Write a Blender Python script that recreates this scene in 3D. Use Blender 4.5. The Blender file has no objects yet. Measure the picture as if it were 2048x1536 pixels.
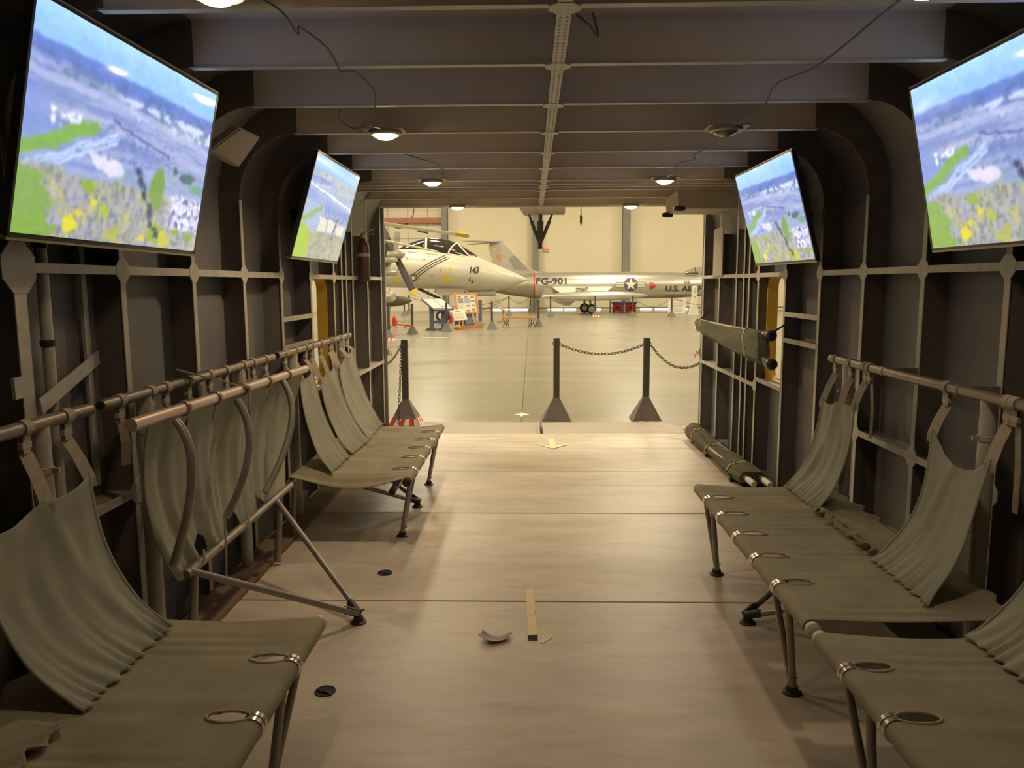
import bpy, bmesh, math, random
import numpy as np
from mathutils import Vector, Matrix
random.seed(7)
PI = math.pi
sc = bpy.context.scene
COL = sc.collection

# ------------------------------------------------------------------ camera
F, CX, CY, H = 1538.0, 1024.0, 768.0, 1.5
ROLL = math.radians(0.25)
YAW = math.radians(1.48175)
PIT = math.radians(7.45222)
_r = np.array([math.cos(YAW), math.sin(YAW), 0.0])
_h = np.array([-math.sin(YAW), math.cos(YAW), 0.0])
_z = np.array([0, 0, 1.0])
_f = _h * math.cos(PIT) - _z * math.sin(PIT)
_d = -_z * math.cos(PIT) - _h * math.sin(PIT)
_cr, _sr = math.cos(ROLL), math.sin(ROLL)
_R2 = _r * _cr - _d * _sr
_D2 = _r * _sr + _d * _cr
# image x axis and image y (down) axis in the world
_IX = _r * _cr + _d * _sr
_IY = -_r * _sr + _d * _cr


def ray(px, py):
    return _IX * (px - CX) + _IY * (py - CY) + _f * F


def at(px, py, Y):            # point of the sight line at distance Y down the hold
    d = ray(px, py)
    p = d * (Y / d[1])
    return Vector((p[0], p[1], p[2] + H))


def onx(px, py, X):
    d = ray(px, py)
    p = d * (X / d[0])
    return Vector((p[0], p[1], p[2] + H))


def onz(px, py, Z):
    d = ray(px, py)
    p = d * ((Z - H) / d[2])
    return Vector((p[0], p[1], p[2] + H))


cam_d = bpy.data.cameras.new('camera')
cam = bpy.data.objects.new('camera', cam_d)
COL.objects.link(cam)
cam_d.sensor_fit = 'HORIZONTAL'
cam_d.sensor_width = 36.0
cam_d.lens = 36.0 * F / 2048.0
cam_d.clip_start = 0.05
cam_d.clip_end = 300
M = Matrix(((_IX[0], -_IY[0], -_f[0], 0), (_IX[1], -_IY[1], -_f[1], 0), (_IX[2], -_IY[2], -_f[2], H), (0, 0, 0, 1)))
cam.matrix_world = M
sc.camera = cam
sc.view_settings.view_transform = 'Standard'
sc.view_settings.look = 'None'
sc.view_settings.gamma = 1.0
sc.view_settings.exposure = 0.0
sc.view_settings.use_curve_mapping = False


# ------------------------------------------------------------------ materials
def mat(name, col, rough=0.6, metal=0.0, col2=None, scale=6.0, stretch=(1, 1, 1), bump=0.0, bscale=60.0, spec=0.5,
        emit=None, estr=0.0, trans=0.0, lo=0.35, hi=0.65, detail=6.0):
    m = bpy.data.materials.new(name)
    m.use_nodes = True
    nt = m.node_tree
    b = nt.nodes['Principled BSDF']
    b.inputs['Base Color'].default_value = (*col, 1)
    b.inputs['Roughness'].default_value = rough
    b.inputs['Metallic'].default_value = metal
    b.inputs['Specular IOR Level'].default_value = spec
    tc = nt.nodes.new('ShaderNodeTexCoord')
    mp = nt.nodes.new('ShaderNodeMapping')
    mp.inputs['Scale'].default_value = stretch
    nt.links.new(tc.outputs['Object'], mp.inputs['Vector'])
    if col2 is not None:
        n = nt.nodes.new('ShaderNodeTexNoise')
        n.inputs['Scale'].default_value = scale
        n.inputs['Detail'].default_value = detail
        n.inputs['Roughness'].default_value = 0.6
        nt.links.new(mp.outputs['Vector'], n.inputs['Vector'])
        r = nt.nodes.new('ShaderNodeValToRGB')
        r.color_ramp.elements[0].position = lo
        r.color_ramp.elements[1].position = hi
        r.color_ramp.elements[0].color = (*col, 1)
        r.color_ramp.elements[1].color = (*col2, 1)
        nt.links.new(n.outputs['Fac'], r.inputs['Fac'])
        nt.links.new(r.outputs['Color'], b.inputs['Base Color'])
    if bump:
        n2 = nt.nodes.new('ShaderNodeTexNoise')
        n2.inputs['Scale'].default_value = bscale
        n2.inputs['Detail'].default_value = 3
        nt.links.new(mp.outputs['Vector'], n2.inputs['Vector'])
        bp = nt.nodes.new('ShaderNodeBump')
        bp.inputs['Strength'].default_value = bump
        bp.inputs['Distance'].default_value = 0.02
        nt.links.new(n2.outputs['Fac'], bp.inputs['Height'])
        nt.links.new(bp.outputs['Normal'], b.inputs['Normal'])
    if emit:
        b.inputs['Emission Color'].default_value = (*emit, 1)
        b.inputs['Emission Strength'].default_value = estr
    if trans:
        t = nt.nodes.new('ShaderNodeBsdfTranslucent')
        t.inputs['Color'].default_value = (*[min(1, c * 1.3) for c in col], 1)
        mx = nt.nodes.new('ShaderNodeMixShader')
        mx.inputs['Fac'].default_value = trans
        out = nt.nodes['Material Output']
        nt.links.new(b.outputs[0], mx.inputs[1])
        nt.links.new(t.outputs[0], mx.inputs[2])
        nt.links.new(mx.outputs[0], out.inputs['Surface'])
    return m


MT = {}
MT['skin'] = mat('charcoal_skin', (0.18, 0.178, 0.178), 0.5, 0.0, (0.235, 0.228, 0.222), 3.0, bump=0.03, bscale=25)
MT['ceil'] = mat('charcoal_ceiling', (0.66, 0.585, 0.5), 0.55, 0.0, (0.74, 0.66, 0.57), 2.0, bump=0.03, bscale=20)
MT['rib'] = mat('painted_rib', (0.46, 0.43, 0.38), 0.45, 0.2, (0.56, 0.53, 0.46), 12.0, bump=0.05, bscale=40)
MT['web'] = mat('rib_web', (0.125, 0.118, 0.11), 0.6, 0.0, (0.16, 0.15, 0.138), 5.0)
MT['floor'] = mat('worn_metal_floor', (0.52, 0.455, 0.36), 0.4, 0.0, (0.74, 0.66, 0.525), 1.1, (0.9, 2.6, 1), bump=0.04, bscale=9, lo=0.3, hi=0.72, detail=9)
MT['wood_edge'] = mat('brown_edge_plank', (0.2, 0.13, 0.085), 0.6, 0, (0.27, 0.18, 0.12), 4, (6, 0.6, 6))
MT['dark_edge'] = mat('dark_edge', (0.06, 0.055, 0.05), 0.7)
MT['seam'] = mat('seam_black', (0.02, 0.018, 0.016), 0.8)
MT['ramp'] = mat('ramp_plate', (0.34, 0.3, 0.225), 0.6, 0.0, (0.43, 0.38, 0.285), 60, bump=0.15, bscale=220)
MT['hfloor'] = mat('sealed_concrete', (0.23, 0.212, 0.155), 0.27, 0.0, (0.32, 0.29, 0.215), 0.35, (0.5, 2.2, 1), bump=0.004, bscale=3, lo=0.3, hi=0.75)
MT['hwall'] = mat('hangar_panel', (0.76, 0.69, 0.5), 0.7, 0, (0.8, 0.73, 0.54), 0.6)
MT['hwall2'] = mat('hangar_pale_panel', (0.78, 0.73, 0.58), 0.7, 0, (0.72, 0.67, 0.52), 0.8)
MT['steel'] = mat('hangar_column', (0.22, 0.21, 0.19), 0.6, 0.2, (0.28, 0.27, 0.24), 2)
MT['redsteel'] = mat('red_beam', (0.42, 0.16, 0.1), 0.6, 0, (0.5, 0.2, 0.13), 3)
MT['canvas'] = mat('olive_canvas', (0.3, 0.272, 0.185), 0.85, 0, (0.38, 0.345, 0.24), 5, bump=0.2, bscale=300, spec=0.2)
MT['canvas_thin'] = mat('grey_green_canvas', (0.43, 0.43, 0.335), 0.85, 0, (0.52, 0.52, 0.41), 4, bump=0.2, bscale=300, spec=0.2, trans=0.25)
MT['webbing'] = mat('webbing', (0.42, 0.36, 0.27), 0.8, 0, (0.5, 0.43, 0.33), 40, bump=0.3, bscale=400, spec=0.2)
MT['tube'] = mat('painted_tube', (0.26, 0.235, 0.2), 0.4, 0.4, (0.34, 0.31, 0.26), 15)
MT['rail'] = mat('brass_tinted_tube', (0.25, 0.21, 0.175), 0.42, 0.5, (0.33, 0.28, 0.23), 14)
MT['copper'] = mat('bare_rose_tube', (0.55, 0.43, 0.345), 0.38, 0.5, (0.6, 0.475, 0.38), 10)
MT['steelclamp'] = mat('bright_clamp', (0.6, 0.56, 0.48), 0.25, 0.9)
MT['whitecap'] = mat('white_cap', (0.7, 0.66, 0.55), 0.5)
MT['foot'] = mat('dark_foot', (0.05, 0.047, 0.043), 0.5, 0.5)
MT['black'] = mat('black_plastic', (0.02, 0.02, 0.022), 0.35)
MT['bezel'] = mat('tv_bezel', (0.03, 0.03, 0.032), 0.2, spec=0.6)
MT['gold'] = mat('tv_silver_edge', (0.4, 0.34, 0.24), 0.3, 0.8)
MT['speaker'] = mat('grey_speaker', (0.45, 0.41, 0.36), 0.8, bump=0.2, bscale=200)
MT['lampring'] = mat('lamp_plate', (0.3, 0.26, 0.2), 0.4, 0.6)
MT['lamp'] = mat('lamp_lit', (1, 0.8, 0.5), 0.4, emit=(1.0, 0.72, 0.38), estr=38)
MT['lampoff'] = mat('lamp_unlit', (0.16, 0.15, 0.14), 0.1, 0.3)
MT['yellow'] = mat('yellow_paint', (0.62, 0.4, 0.04), 0.5, 0, (0.68, 0.45, 0.06), 5)
MT['post'] = mat('stanchion_post', (0.075, 0.068, 0.06), 0.5, 0.2, (0.1, 0.09, 0.08), 20)
MT['base'] = mat('stanchion_base', (0.14, 0.13, 0.115), 0.55, 0, (0.18, 0.165, 0.145), 6)
MT['chain'] = mat('dark_chain', (0.13, 0.1, 0.075), 0.4, 0.8)
MT['rope'] = mat('rope_tan', (0.42, 0.35, 0.22), 0.8)
MT['red'] = mat('red', (0.6, 0.05, 0.035), 0.45)
MT['redcone'] = mat('red_cone', (0.58, 0.07, 0.04), 0.4)
MT['white'] = mat('white', (0.8, 0.77, 0.68), 0.6)
MT['paper'] = mat('printed_sheet', (0.78, 0.74, 0.58), 0.7, 0, (0.68, 0.64, 0.5), 30)
MT['ink'] = mat('ink', (0.06, 0.055, 0.055), 0.7)
MT['inkgrey'] = mat('ink_grey', (0.32, 0.3, 0.27), 0.7)
MT['navy'] = mat('navy_blue', (0.09, 0.09, 0.2), 0.5)
MT['f14'] = mat('gull_grey', (0.58, 0.56, 0.45), 0.28, 0, (0.63, 0.61, 0.49), 0.7, spec=0.5)
MT['f104'] = mat('polished_aluminium', (0.62, 0.6, 0.55), 0.3, 0.75, (0.7, 0.68, 0.62), 1.2, (0.5, 1, 3))
MT['f104w'] = mat('white_wing', (0.72, 0.7, 0.6), 0.4, 0.0, (0.76, 0.74, 0.63), 2)
MT['f104d'] = mat('burnt_metal', (0.36, 0.31, 0.24), 0.4, 0.6, (0.46, 0.4, 0.31), 2)
MT['greypanel'] = mat('grey_panel', (0.27, 0.26, 0.22), 0.5)
MT['canopy'] = mat('canopy_glass', (0.035, 0.032, 0.03), 0.08, 0, spec=0.8)
MT['windscreen'] = mat('windscreen_glass', (0.3, 0.27, 0.22), 0.1, 0, spec=0.8)
MT['tyre'] = mat('tyre', (0.035, 0.033, 0.03), 0.7)
MT['wheel'] = mat('wheel_rim', (0.74, 0.7, 0.6), 0.5, 0.0)
MT['olive'] = mat('olive_drab', (0.13, 0.125, 0.075), 0.45)
MT['propblade'] = mat('prop_blade', (0.06, 0.057, 0.05), 0.5)
MT['propgrey'] = mat('prop_grey', (0.3, 0.28, 0.23), 0.5)
MT['cowl'] = mat('cowl_metal', (0.5, 0.47, 0.38), 0.3, 0.5, (0.6, 0.57, 0.47), 3)
MT['rotor'] = mat('rotor_white', (0.78, 0.74, 0.6), 0.5)
MT['rotortip'] = mat('rotor_tip_yellow', (0.75, 0.5, 0.05), 0.5)
MT['oak'] = mat('orange_wood', (0.55, 0.25, 0.07), 0.5, 0, (0.65, 0.32, 0.1), 3, (1, 1, 12))
MT['bluegrey'] = mat('blue_grey_paint', (0.12, 0.13, 0.2), 0.5)
MT['photo'] = mat('photo_dark', (0.2, 0.19, 0.17), 0.6, 0, (0.42, 0.42, 0.4), 25)
MT['photoblue'] = mat('photo_blue', (0.3, 0.33, 0.45), 0.6, 0, (0.5, 0.55, 0.65), 20)
MT['bluepanel'] = mat('blue_panel', (0.1, 0.17, 0.36), 0.6, 0, (0.25, 0.34, 0.5), 12)
MT['tape'] = mat('yellow_tape', (0.8, 0.68, 0.36), 0.75, 0, (0.86, 0.75, 0.43), 30)
MT['scrap'] = mat('torn_paper', (0.42, 0.36, 0.34), 0.8, 0, (0.5, 0.43, 0.4), 25)
MT['extinguisher'] = mat('dark_red_bottle', (0.09, 0.045, 0.033), 0.4)
MT['greyplate'] = mat('grey_data_plate', (0.42, 0.38, 0.31), 0.5)
MT['duct'] = mat('console_panel', (0.44, 0.38, 0.31), 0.6, 0, (0.5, 0.44, 0.36), 4)
MT['consoleside'] = mat('console_side', (0.5, 0.42, 0.32), 0.6)
MT['litter'] = mat('green_litter_canvas', (0.1, 0.1, 0.06), 0.85, 0, (0.14, 0.14, 0.085), 6, bump=0.3, bscale=150, spec=0.2)
MT['orange'] = mat('orange_emblem', (0.75, 0.33, 0.1), 0.6)
MT['yelmark'] = mat('yellow_marking', (0.78, 0.6, 0.08), 0.6)
MT['bar'] = mat('roundel_white', (0.86, 0.8, 0.62), 0.6)
MT['roundelblue'] = mat('roundel_blue', (0.14, 0.11, 0.2), 0.6)
MT['gear'] = mat('gear_grey', (0.4, 0.38, 0.3), 0.5)
MT['daylight'] = mat('daylight_gap', (1, 1, 1), 0.5, emit=(1, 0.97, 0.85), estr=1.4)
MT['signred'] = mat('sign_red', (0.75, 0.22, 0.15), 0.6)
MT['signpale'] = mat('sign_pale', (0.85, 0.6, 0.5), 0.6)
MT['stripeR'] = mat('stripe_red', (0.6, 0.07, 0.06), 0.5)




def floor_detail(m, dark, amt):
    nt = m.node_tree
    b = nt.nodes['Principled BSDF']
    src = b.inputs['Base Color'].links[0].from_socket
    tc = nt.nodes.new('ShaderNodeTexCoord')
    fac = None
    for scl, st, lo, hi, a in ((2.2, (0.7, 2.4, 1), .48, .75, amt), (14.0, (0.25, 1.6, 1), .52, .75, amt * .7), (1.3, (1, 1, 1), .5, .8, amt * .5)):
        mp = nt.nodes.new('ShaderNodeMapping')
        mp.inputs['Scale'].default_value = st
        n = nt.nodes.new('ShaderNodeTexNoise')
        n.inputs['Scale'].default_value = scl
        n.inputs['Detail'].default_value = 8
        n.inputs['Roughness'].default_value = .65
        mr = nt.nodes.new('ShaderNodeMapRange')
        mr.inputs['From Min'].default_value = lo
        mr.inputs['From Max'].default_value = hi
        mr.inputs['To Max'].default_value = a
        mx = nt.nodes.new('ShaderNodeMixRGB')
        mx.inputs[2].default_value = (*dark, 1)
        nt.links.new(tc.outputs['Object'], mp.inputs[0])
        nt.links.new(mp.outputs[0], n.inputs['Vector'])
        nt.links.new(n.outputs['Fac'], mr.inputs['Value'])
        nt.links.new(mr.outputs[0], mx.inputs[0])
        nt.links.new(src, mx.inputs[1])
        src = mx.outputs[0]
    nt.links.new(src, b.inputs['Base Color'])


floor_detail(MT['floor'], (0.22, 0.19, 0.15), 0.42)
floor_detail(MT['hfloor'], (0.19, 0.175, 0.13), 0.22)

# ------------------------------------------------------------------ mesh builder
def worldloc(o):
    v = Vector((0, 0, 0))
    while o is not None:
        v = v + o.location
        o = o.parent
    return v


class MB:
    def __init__(s):
        s.v, s.f = [], []

    def add(s, vs, fs):
        b = len(s.v)
        s.v += [Vector(p) for p in vs]
        s.f += [tuple(i + b for i in f) for f in fs]
        return s

    def obox(s, c, ax, ay, az):
        c, ax, ay, az = Vector(c), Vector(ax), Vector(ay), Vector(az)
        vs = [c + ax * i + ay * j + az * k for k in (-1, 1) for j in (-1, 1) for i in (-1, 1)]
        fs = [(0, 2, 3, 1), (4, 5, 7, 6), (0, 1, 5, 4), (2, 6, 7, 3), (0, 4, 6, 2), (1, 3, 7, 5)]
        return s.add(vs, fs)

    def box(s, x0, x1, y0, y1, z0, z1):
        return s.obox(((x0 + x1) / 2, (y0 + y1) / 2, (z0 + z1) / 2), ((x1 - x0) / 2, 0, 0), (0, (y1 - y0) / 2, 0), (0, 0, (z1 - z0) / 2))

    def bar(s, p, q, w, h, up=(0, 0, 1)):
        p, q = Vector(p), Vector(q)
        d = (q - p).normalized()
        u = Vector(up)
        if abs(d.dot(u)) > 0.98:
            u = Vector((1, 0, 0))
        a = d.cross(u).normalized()
        b = a.cross(d).normalized()
        return s.obox((p + q) / 2, (q - p) / 2, a * w / 2, b * h / 2)

    def tube(s, pts, r, seg=12, caps=True):
        pts = [Vector(p) for p in pts]
        n = len(pts)
        rs = r if isinstance(r, (list, tuple)) else [r] * n
        prev = None
        b0 = len(s.v)
        for i, p in enumerate(pts):
            t = (pts[min(i + 1, n - 1)] - pts[max(i - 1, 0)])
            t = t.normalized() if t.length > 1e-9 else Vector((0, 0, 1))
            if prev is None:
                a = t.orthogonal().normalized()
            else:
                a = (prev - t * prev.dot(t))
                a = a.normalized() if a.length > 1e-6 else t.orthogonal().normalized()
            prev = a
            b = t.cross(a)
            for k in range(seg):
                an = 2 * PI * k / seg
                s.v.append(p + (a * math.cos(an) + b * math.sin(an)) * rs[i])
        for i in range(n - 1):
            for k in range(seg):
                k2 = (k + 1) % seg
                s.f.append((b0 + i * seg + k, b0 + i * seg + k2, b0 + (i + 1) * seg + k2, b0 + (i + 1) * seg + k))
        if caps:
            s.f.append(tuple(b0 + k for k in reversed(range(seg))))
            s.f.append(tuple(b0 + (n - 1) * seg + k for k in range(seg)))
        return s

    def lathe(s, c, axis, prof, seg=24):
        c, ax = Vector(c), Vector(axis).normalized()
        a = ax.orthogonal().normalized()
        b = ax.cross(a)
        b0 = len(s.v)
        for (r, t) in prof:
            for k in range(seg):
                an = 2 * PI * k / seg
                s.v.append(c + ax * t + (a * math.cos(an) + b * math.sin(an)) * max(r, 1e-4))
        for i in range(len(prof) - 1):
            for k in range(seg):
                k2 = (k + 1) % seg
                s.f.append((b0 + i * seg + k, b0 + i * seg + k2, b0 + (i + 1) * seg + k2, b0 + (i + 1) * seg + k))
        s.f.append(tuple(b0 + k for k in reversed(range(seg))))
        s.f.append(tuple(b0 + (len(prof) - 1) * seg + k for k in range(seg)))
        return s

    def loft(s, rings, closed=True, caps=True):
        b0 = len(s.v)
        n = len(rings[0])
        for r in rings:
            s.v += [Vector(p) for p in r]
        for i in range(len(rings) - 1):
            for k in range(n if closed else n - 1):
                k2 = (k + 1) % n
                s.f.append((b0 + i * n + k, b0 + i * n + k2, b0 + (i + 1) * n + k2, b0 + (i + 1) * n + k))
        if caps and closed:
            s.f.append(tuple(b0 + k for k in reversed(range(n))))
            s.f.append(tuple(b0 + (len(rings) - 1) * n + k for k in range(n)))
        return s

    def prism(s, poly, off):
        poly = [Vector(p) for p in poly]
        off = Vector(off)
        n = len(poly)
        vs = poly + [p + off for p in poly]
        fs = [tuple(range(n)), tuple(reversed(range(n, 2 * n)))]
        fs += [(i, (i + 1) % n, (i + 1) % n + n, i + n) for i in range(n)]
        return s.add(vs, fs)

    def torus(s, c, a, b, R1, R2, r, seg=24, ts=8, thick=None):
        c, a, b = Vector(c), Vector(a), Vector(b)
        pts = [c + a * math.cos(2 * PI * i / seg) * R1 + b * math.sin(2 * PI * i / seg) * R2 for i in range(seg)]
        n = a.cross(b).normalized()
        b0 = len(s.v)
        for i in range(seg):
            t = (pts[(i + 1) % seg] - pts[i - 1]).normalized()
            o = t.cross(n)
            for k in range(ts):
                an = 2 * PI * k / ts
                s.v.append(pts[i] + o * math.cos(an) * r + n * math.sin(an) * (thick or r))
        for i in range(seg):
            j = (i + 1) % seg
            for k in range(ts):
                k2 = (k + 1) % ts
                s.f.append((b0 + i * ts + k, b0 + i * ts + k2, b0 + j * ts + k2, b0 + j * ts + k))
        return s

    def grid(s, fn, nu, nv, hole=None):
        b0 = len(s.v)
        for j in range(nv + 1):
            for i in range(nu + 1):
                s.v.append(Vector(fn(i / nu, j / nv)))
        for j in range(nv):
            for i in range(nu):
                if hole and hole((i + .5) / nu, (j + .5) / nv):
                    continue
                a = b0 + j * (nu + 1) + i
                s.f.append((a, a + 1, a + nu + 2, a + nu + 1))
        return s

    def build(s, name, m, parent=None, smooth=False, solid=0.0, bevel=0.0, fix=True):
        me = bpy.data.meshes.new(name)
        o = bpy.data.objects.new(name, me)
        COL.objects.link(o)
        off = Vector((0, 0, 0))
        if parent is not None:
            o.parent = parent
            off = worldloc(parent)
        elif s.v:
            lo = Vector([min(v[i] for v in s.v) for i in range(3)])
            hi = Vector([max(v[i] for v in s.v) for i in range(3)])
            off = Vector(((lo.x + hi.x) / 2, (lo.y + hi.y) / 2, lo.z))
            o.location = off
        me.from_pydata([v - off for v in s.v], [], s.f)
        me.validate()
        if fix:
            bm = bmesh.new()
            bm.from_mesh(me)
            bmesh.ops.recalc_face_normals(bm, faces=bm.faces)
            bm.to_mesh(me)
            bm.free()
        if isinstance(m, str):
            m = MT[m]
        me.materials.append(m)
        if smooth:
            for p in me.polygons:
                p.use_smooth = True
            try:
                me.set_sharp_from_angle(angle=math.radians(40))
            except Exception:
                pass
        if solid:
            md = o.modifiers.new('solid', 'SOLIDIFY')
            md.thickness = solid
            md.offset = 0
        if bevel:
            md = o.modifiers.new('bev', 'BEVEL')
            md.width = bevel
            md.segments = 2
            md.limit_method = 'ANGLE'
        return o


def thing(name, label, cat, loc, group=None):
    o = bpy.data.objects.new(name, None)
    o.empty_display_size = 0.1
    COL.objects.link(o)
    o.location = Vector(loc)
    return tag(o, label, cat, group)


def tag(o, label, cat, group=None, kind=None):
    if label:
        o['label'] = label
    if cat:
        o['category'] = cat
    if group:
        o['group'] = group
    if kind:
        o['kind'] = kind
    return o


def struct(o):
    o['kind'] = 'structure'
    return o


def dup(root, loc, label, group=None):
    r = root.copy()
    COL.objects.link(r)
    r.location = Vector(loc)
    r['label'] = label
    if group:
        r['group'] = group
    for ch in list(root.children):
        c = ch.copy()
        COL.objects.link(c)
        c.parent = r
        for g in list(ch.children):
            d = g.copy()
            COL.objects.link(d)
            d.parent = c
    return r


def text2d(s, bold=0.0):
    cu = bpy.data.curves.new('t', 'FONT')
    cu.body = s
    cu.size = 1.0
    cu.offset = bold
    cu.resolution_u = 3
    o = bpy.data.objects.new('t', cu)
    COL.objects.link(o)
    dg = bpy.context.evaluated_depsgraph_get()
    dg.update()
    me = bpy.data.meshes.new_from_object(o.evaluated_get(dg))
    vs = [(v.co.x, v.co.y) for v in me.vertices]
    fs = [tuple(p.vertices) for p in me.polygons]
    bpy.data.objects.remove(o)
    bpy.data.curves.remove(cu)
    bpy.data.meshes.remove(me)
    xs = [v[0] for v in vs]
    ys = [v[1] for v in vs]
    x0, x1, y0, y1 = min(xs), max(xs), min(ys), max(ys)
    return [((a - x0) / (x1 - x0), (b - y0) / (y1 - y0)) for a, b in vs], fs


def decal(name, m, parent, vs, fs, fn, step=0.0, pu=None):
    """flat shapes (u,v) cut into strips and laid on a surface by fn(u,v)"""
    bm = bmesh.new()
    bv = [bm.verts.new((a, 0, b)) for a, b in vs]
    for f in fs:
        try:
            bm.faces.new([bv[i] for i in f])
        except ValueError:
            pass
    if step:
        lo = min(b for a, b in vs)
        hi = max(b for a, b in vs)
        k = lo + step
        while k < hi:
            bmesh.ops.bisect_plane(bm, geom=bm.verts[:] + bm.edges[:] + bm.faces[:], plane_co=(0, 0, k), plane_no=(0, 0, 1))
            k += step
    if pu:
        lo = min(a for a, b in vs)
        hi = max(a for a, b in vs)
        k = lo + pu
        while k < hi:
            bmesh.ops.bisect_plane(bm, geom=bm.verts[:] + bm.edges[:] + bm.faces[:], plane_co=(k, 0, 0), plane_no=(1, 0, 0))
            k += pu
    bm.verts.ensure_lookup_table()
    bm.verts.index_update()
    mb = MB()
    mb.add([fn(v.co.x, v.co.z) for v in bm.verts], [tuple(v.index for v in f.verts) for f in bm.faces])
    bm.free()
    return mb.build(name, m, parent)


def star_poly(cx, cy, r, rin=0.382, rot=PI / 2):
    return [(cx + math.cos(rot + i * PI / 5) * (r if i % 2 == 0 else r * rin), cy + math.sin(rot + i * PI / 5) * (r if i % 2 == 0 else r * rin)) for i in range(10)]


def disc_poly(cx, cy, r, n=28):
    return [(cx + math.cos(2 * PI * i / n) * r, cy + math.sin(2 * PI * i / n) * r) for i in range(n)]


def hsh(i, j, k=0):
    x = math.sin(i * 127.1 + j * 311.7 + k * 74.7) * 43758.5453
    return x - math.floor(x)

# ------------------------------------------------------------------ the hold: shell
WL, SL, WR, SR = -1.56, -1.68, 1.765, 1.885
ZW, ZC = 1.95, 2.287
YE, YB = 8.10, -1.2
GZ = -0.15
FY = [-0.75, -0.14, 0.47, 1.09, 1.70, 2.325, 2.925, 3.55, 4.178, 4.80, 5.45, 6.09, 6.35, 6.505, 6.74, 7.345, 8.02]

flo = MB()
for y0, y1 in ((YB, 3.488), (3.499, 4.905), (4.916, 7.615)):
    flo.box(-1.40, 1.56, y0, y1, -0.05, 0.0)
floor = struct(flo.build('floor', 'floor', None, bevel=0.003))
MB().box(-1.6, 1.86, YB, 7.61, -0.149, -0.05).build('floor_base', 'seam', floor)
e = MB().box(WL, -1.402, YB, 7.6, -0.05, 0.022).build('baseboard_left', 'wood_edge', None)
struct(e)
e = MB().box(1.562, WR, YB, 7.6, -0.05, 0.004).build('baseboard_right', 'dark_edge', None)
struct(e)
# light lines between the floor sheets
for yy in (6.93, 6.05, 5.62):
    MB().box(-1.38, 1.54, yy, yy + 0.004, 0.0, 0.0006).build('sheet_line', 'inkgrey', floor)


def wall(side):
    left = side == 'left'
    XF, XS = (WL, SL) if left else (WR, SR)
    s = -1 if left else 1
    hy0, hy1 = (5.49, 6.08) if left else (5.48, 6.07)
    hz0, hz1 = 0.76, 1.53
    m = MB()
    x0, x1 = sorted((XS, XS + s * 0.02))
    zb = -0.10
    m.box(x0, x1, YB, hy0, zb, ZW)
    m.box(x0, x1, hy1, YE, zb, ZW)
    m.box(x0, x1, hy0, hy1, zb, hz0)
    m.box(x0, x1, hy0, hy1, hz1, ZW)
    w = struct(m.build('wall_' + side, 'skin', None))
    w['label'] = 'dark grey ribbed %s side of the cargo hold' % side
    for i, y in enumerate(FY):
        if i in (12,) and left:
            pass
        fw = 0.055 if abs(y - 2.325) < .01 else (0.045 if y > 8 else 0.034)
        f = MB()
        xa, xb = sorted((XF, XF + s * 0.004))
        f.box(xa, xb, y - fw / 2, y + fw / 2, 0.0, ZW)
        if y > 5.4:
            f.box(xa, xb, y - fw * .5, y + fw * .5, 0.0, 0.02)
        fo = f.build('frame', 'rib', w)
        g = MB()
        xa, xb = sorted((XF + s * 0.004, XS))
        # webs are broken by the window opening only at its own edges
        g.box(xa, xb, y - 0.003, y + 0.003, 0.0, ZW)
        g.build('frame_web', 'web', fo)
    # stringers
    segs = [(1.555, 2.325, 4.80), (1.555, 5.45, YE), (0.69, 6.09, YE), (1.28, 4.80, 5.45), (1.10, 4.80, 5.45), (0.745, 5.45, 6.09)]
    if not left:
        segs.append((0.69, 2.925, 4.178))
    else:
        segs.append((0.69, 2.325, 4.80))
    for z, y0, y1 in segs:
        f = MB()
        xa, xb = sorted((XF - s * 0.002, XF + s * 0.003))
        f.box(xa, xb, y0, y1, z - 0.016, z + 0.016)
        fo = f.build('stringer', 'rib', w)
        xa, xb = sorted((XF + s * 0.003, XS))
        MB().box(xa, xb, y0, y1, z - 0.003, z + 0.003).build('stringer_web', 'web' if z > 0.8 else 'rib', fo)
    # crossing plates
    for z, ys in ((1.555, [y for y in FY if 2.3 < y]), (0.69, [y for y in FY if y > 6.0 or (2.9 < y < 4.2)])):
        for y in ys:
            if abs(y - 6.35) < .01:
                continue
            R = 0.05 if y < 6.2 else 0.034
            if abs(y - 2.325) < 0.01:
                R = 0.085
            pl = [(XF - s * 0.003, y + math.cos(PI / 8 + k * PI / 4) * R, z + math.sin(PI / 8 + k * PI / 4) * R) for k in range(8)]
            MB().prism(pl, (s * 0.004, 0, 0)).build('crossing_plate', 'rib', w)
    return w


wall_left = wall('left')
wall_right = wall('right')


def hull_path(off):
    zt = ZC + off * 1.42
    xl, xr = WL - off, WR + off
    pts = [(xl, ZW)]
    for k in range(1, 9):
        a = PI - k * PI / 16
        pts.append((-1.24 + math.cos(a) * (-1.24 - WL + off), ZW + math.sin(a) * (zt - ZW)))
    for k in range(0, 9):
        a = PI / 2 - k * PI / 16
        pts.append((1.475 + math.cos(a) * (0.29 + off), ZW + math.sin(a) * (zt - ZW)))
    return pts


po, po2 = hull_path(0.12), hull_path(0.14)
m = MB()
rings = []
for y in (YB, YE):
    rings.append([(x, y, z) for x, z in po] + [(x, y, z) for x, z in reversed(po2)])
m.loft(rings)
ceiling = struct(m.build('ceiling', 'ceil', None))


def cove_shade(o, m_):
    # shade in the curved corners is put into the colour, using darker wall tones
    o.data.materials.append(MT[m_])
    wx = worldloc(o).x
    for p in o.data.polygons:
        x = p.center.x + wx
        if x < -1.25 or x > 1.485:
            p.material_index = 1


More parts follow.
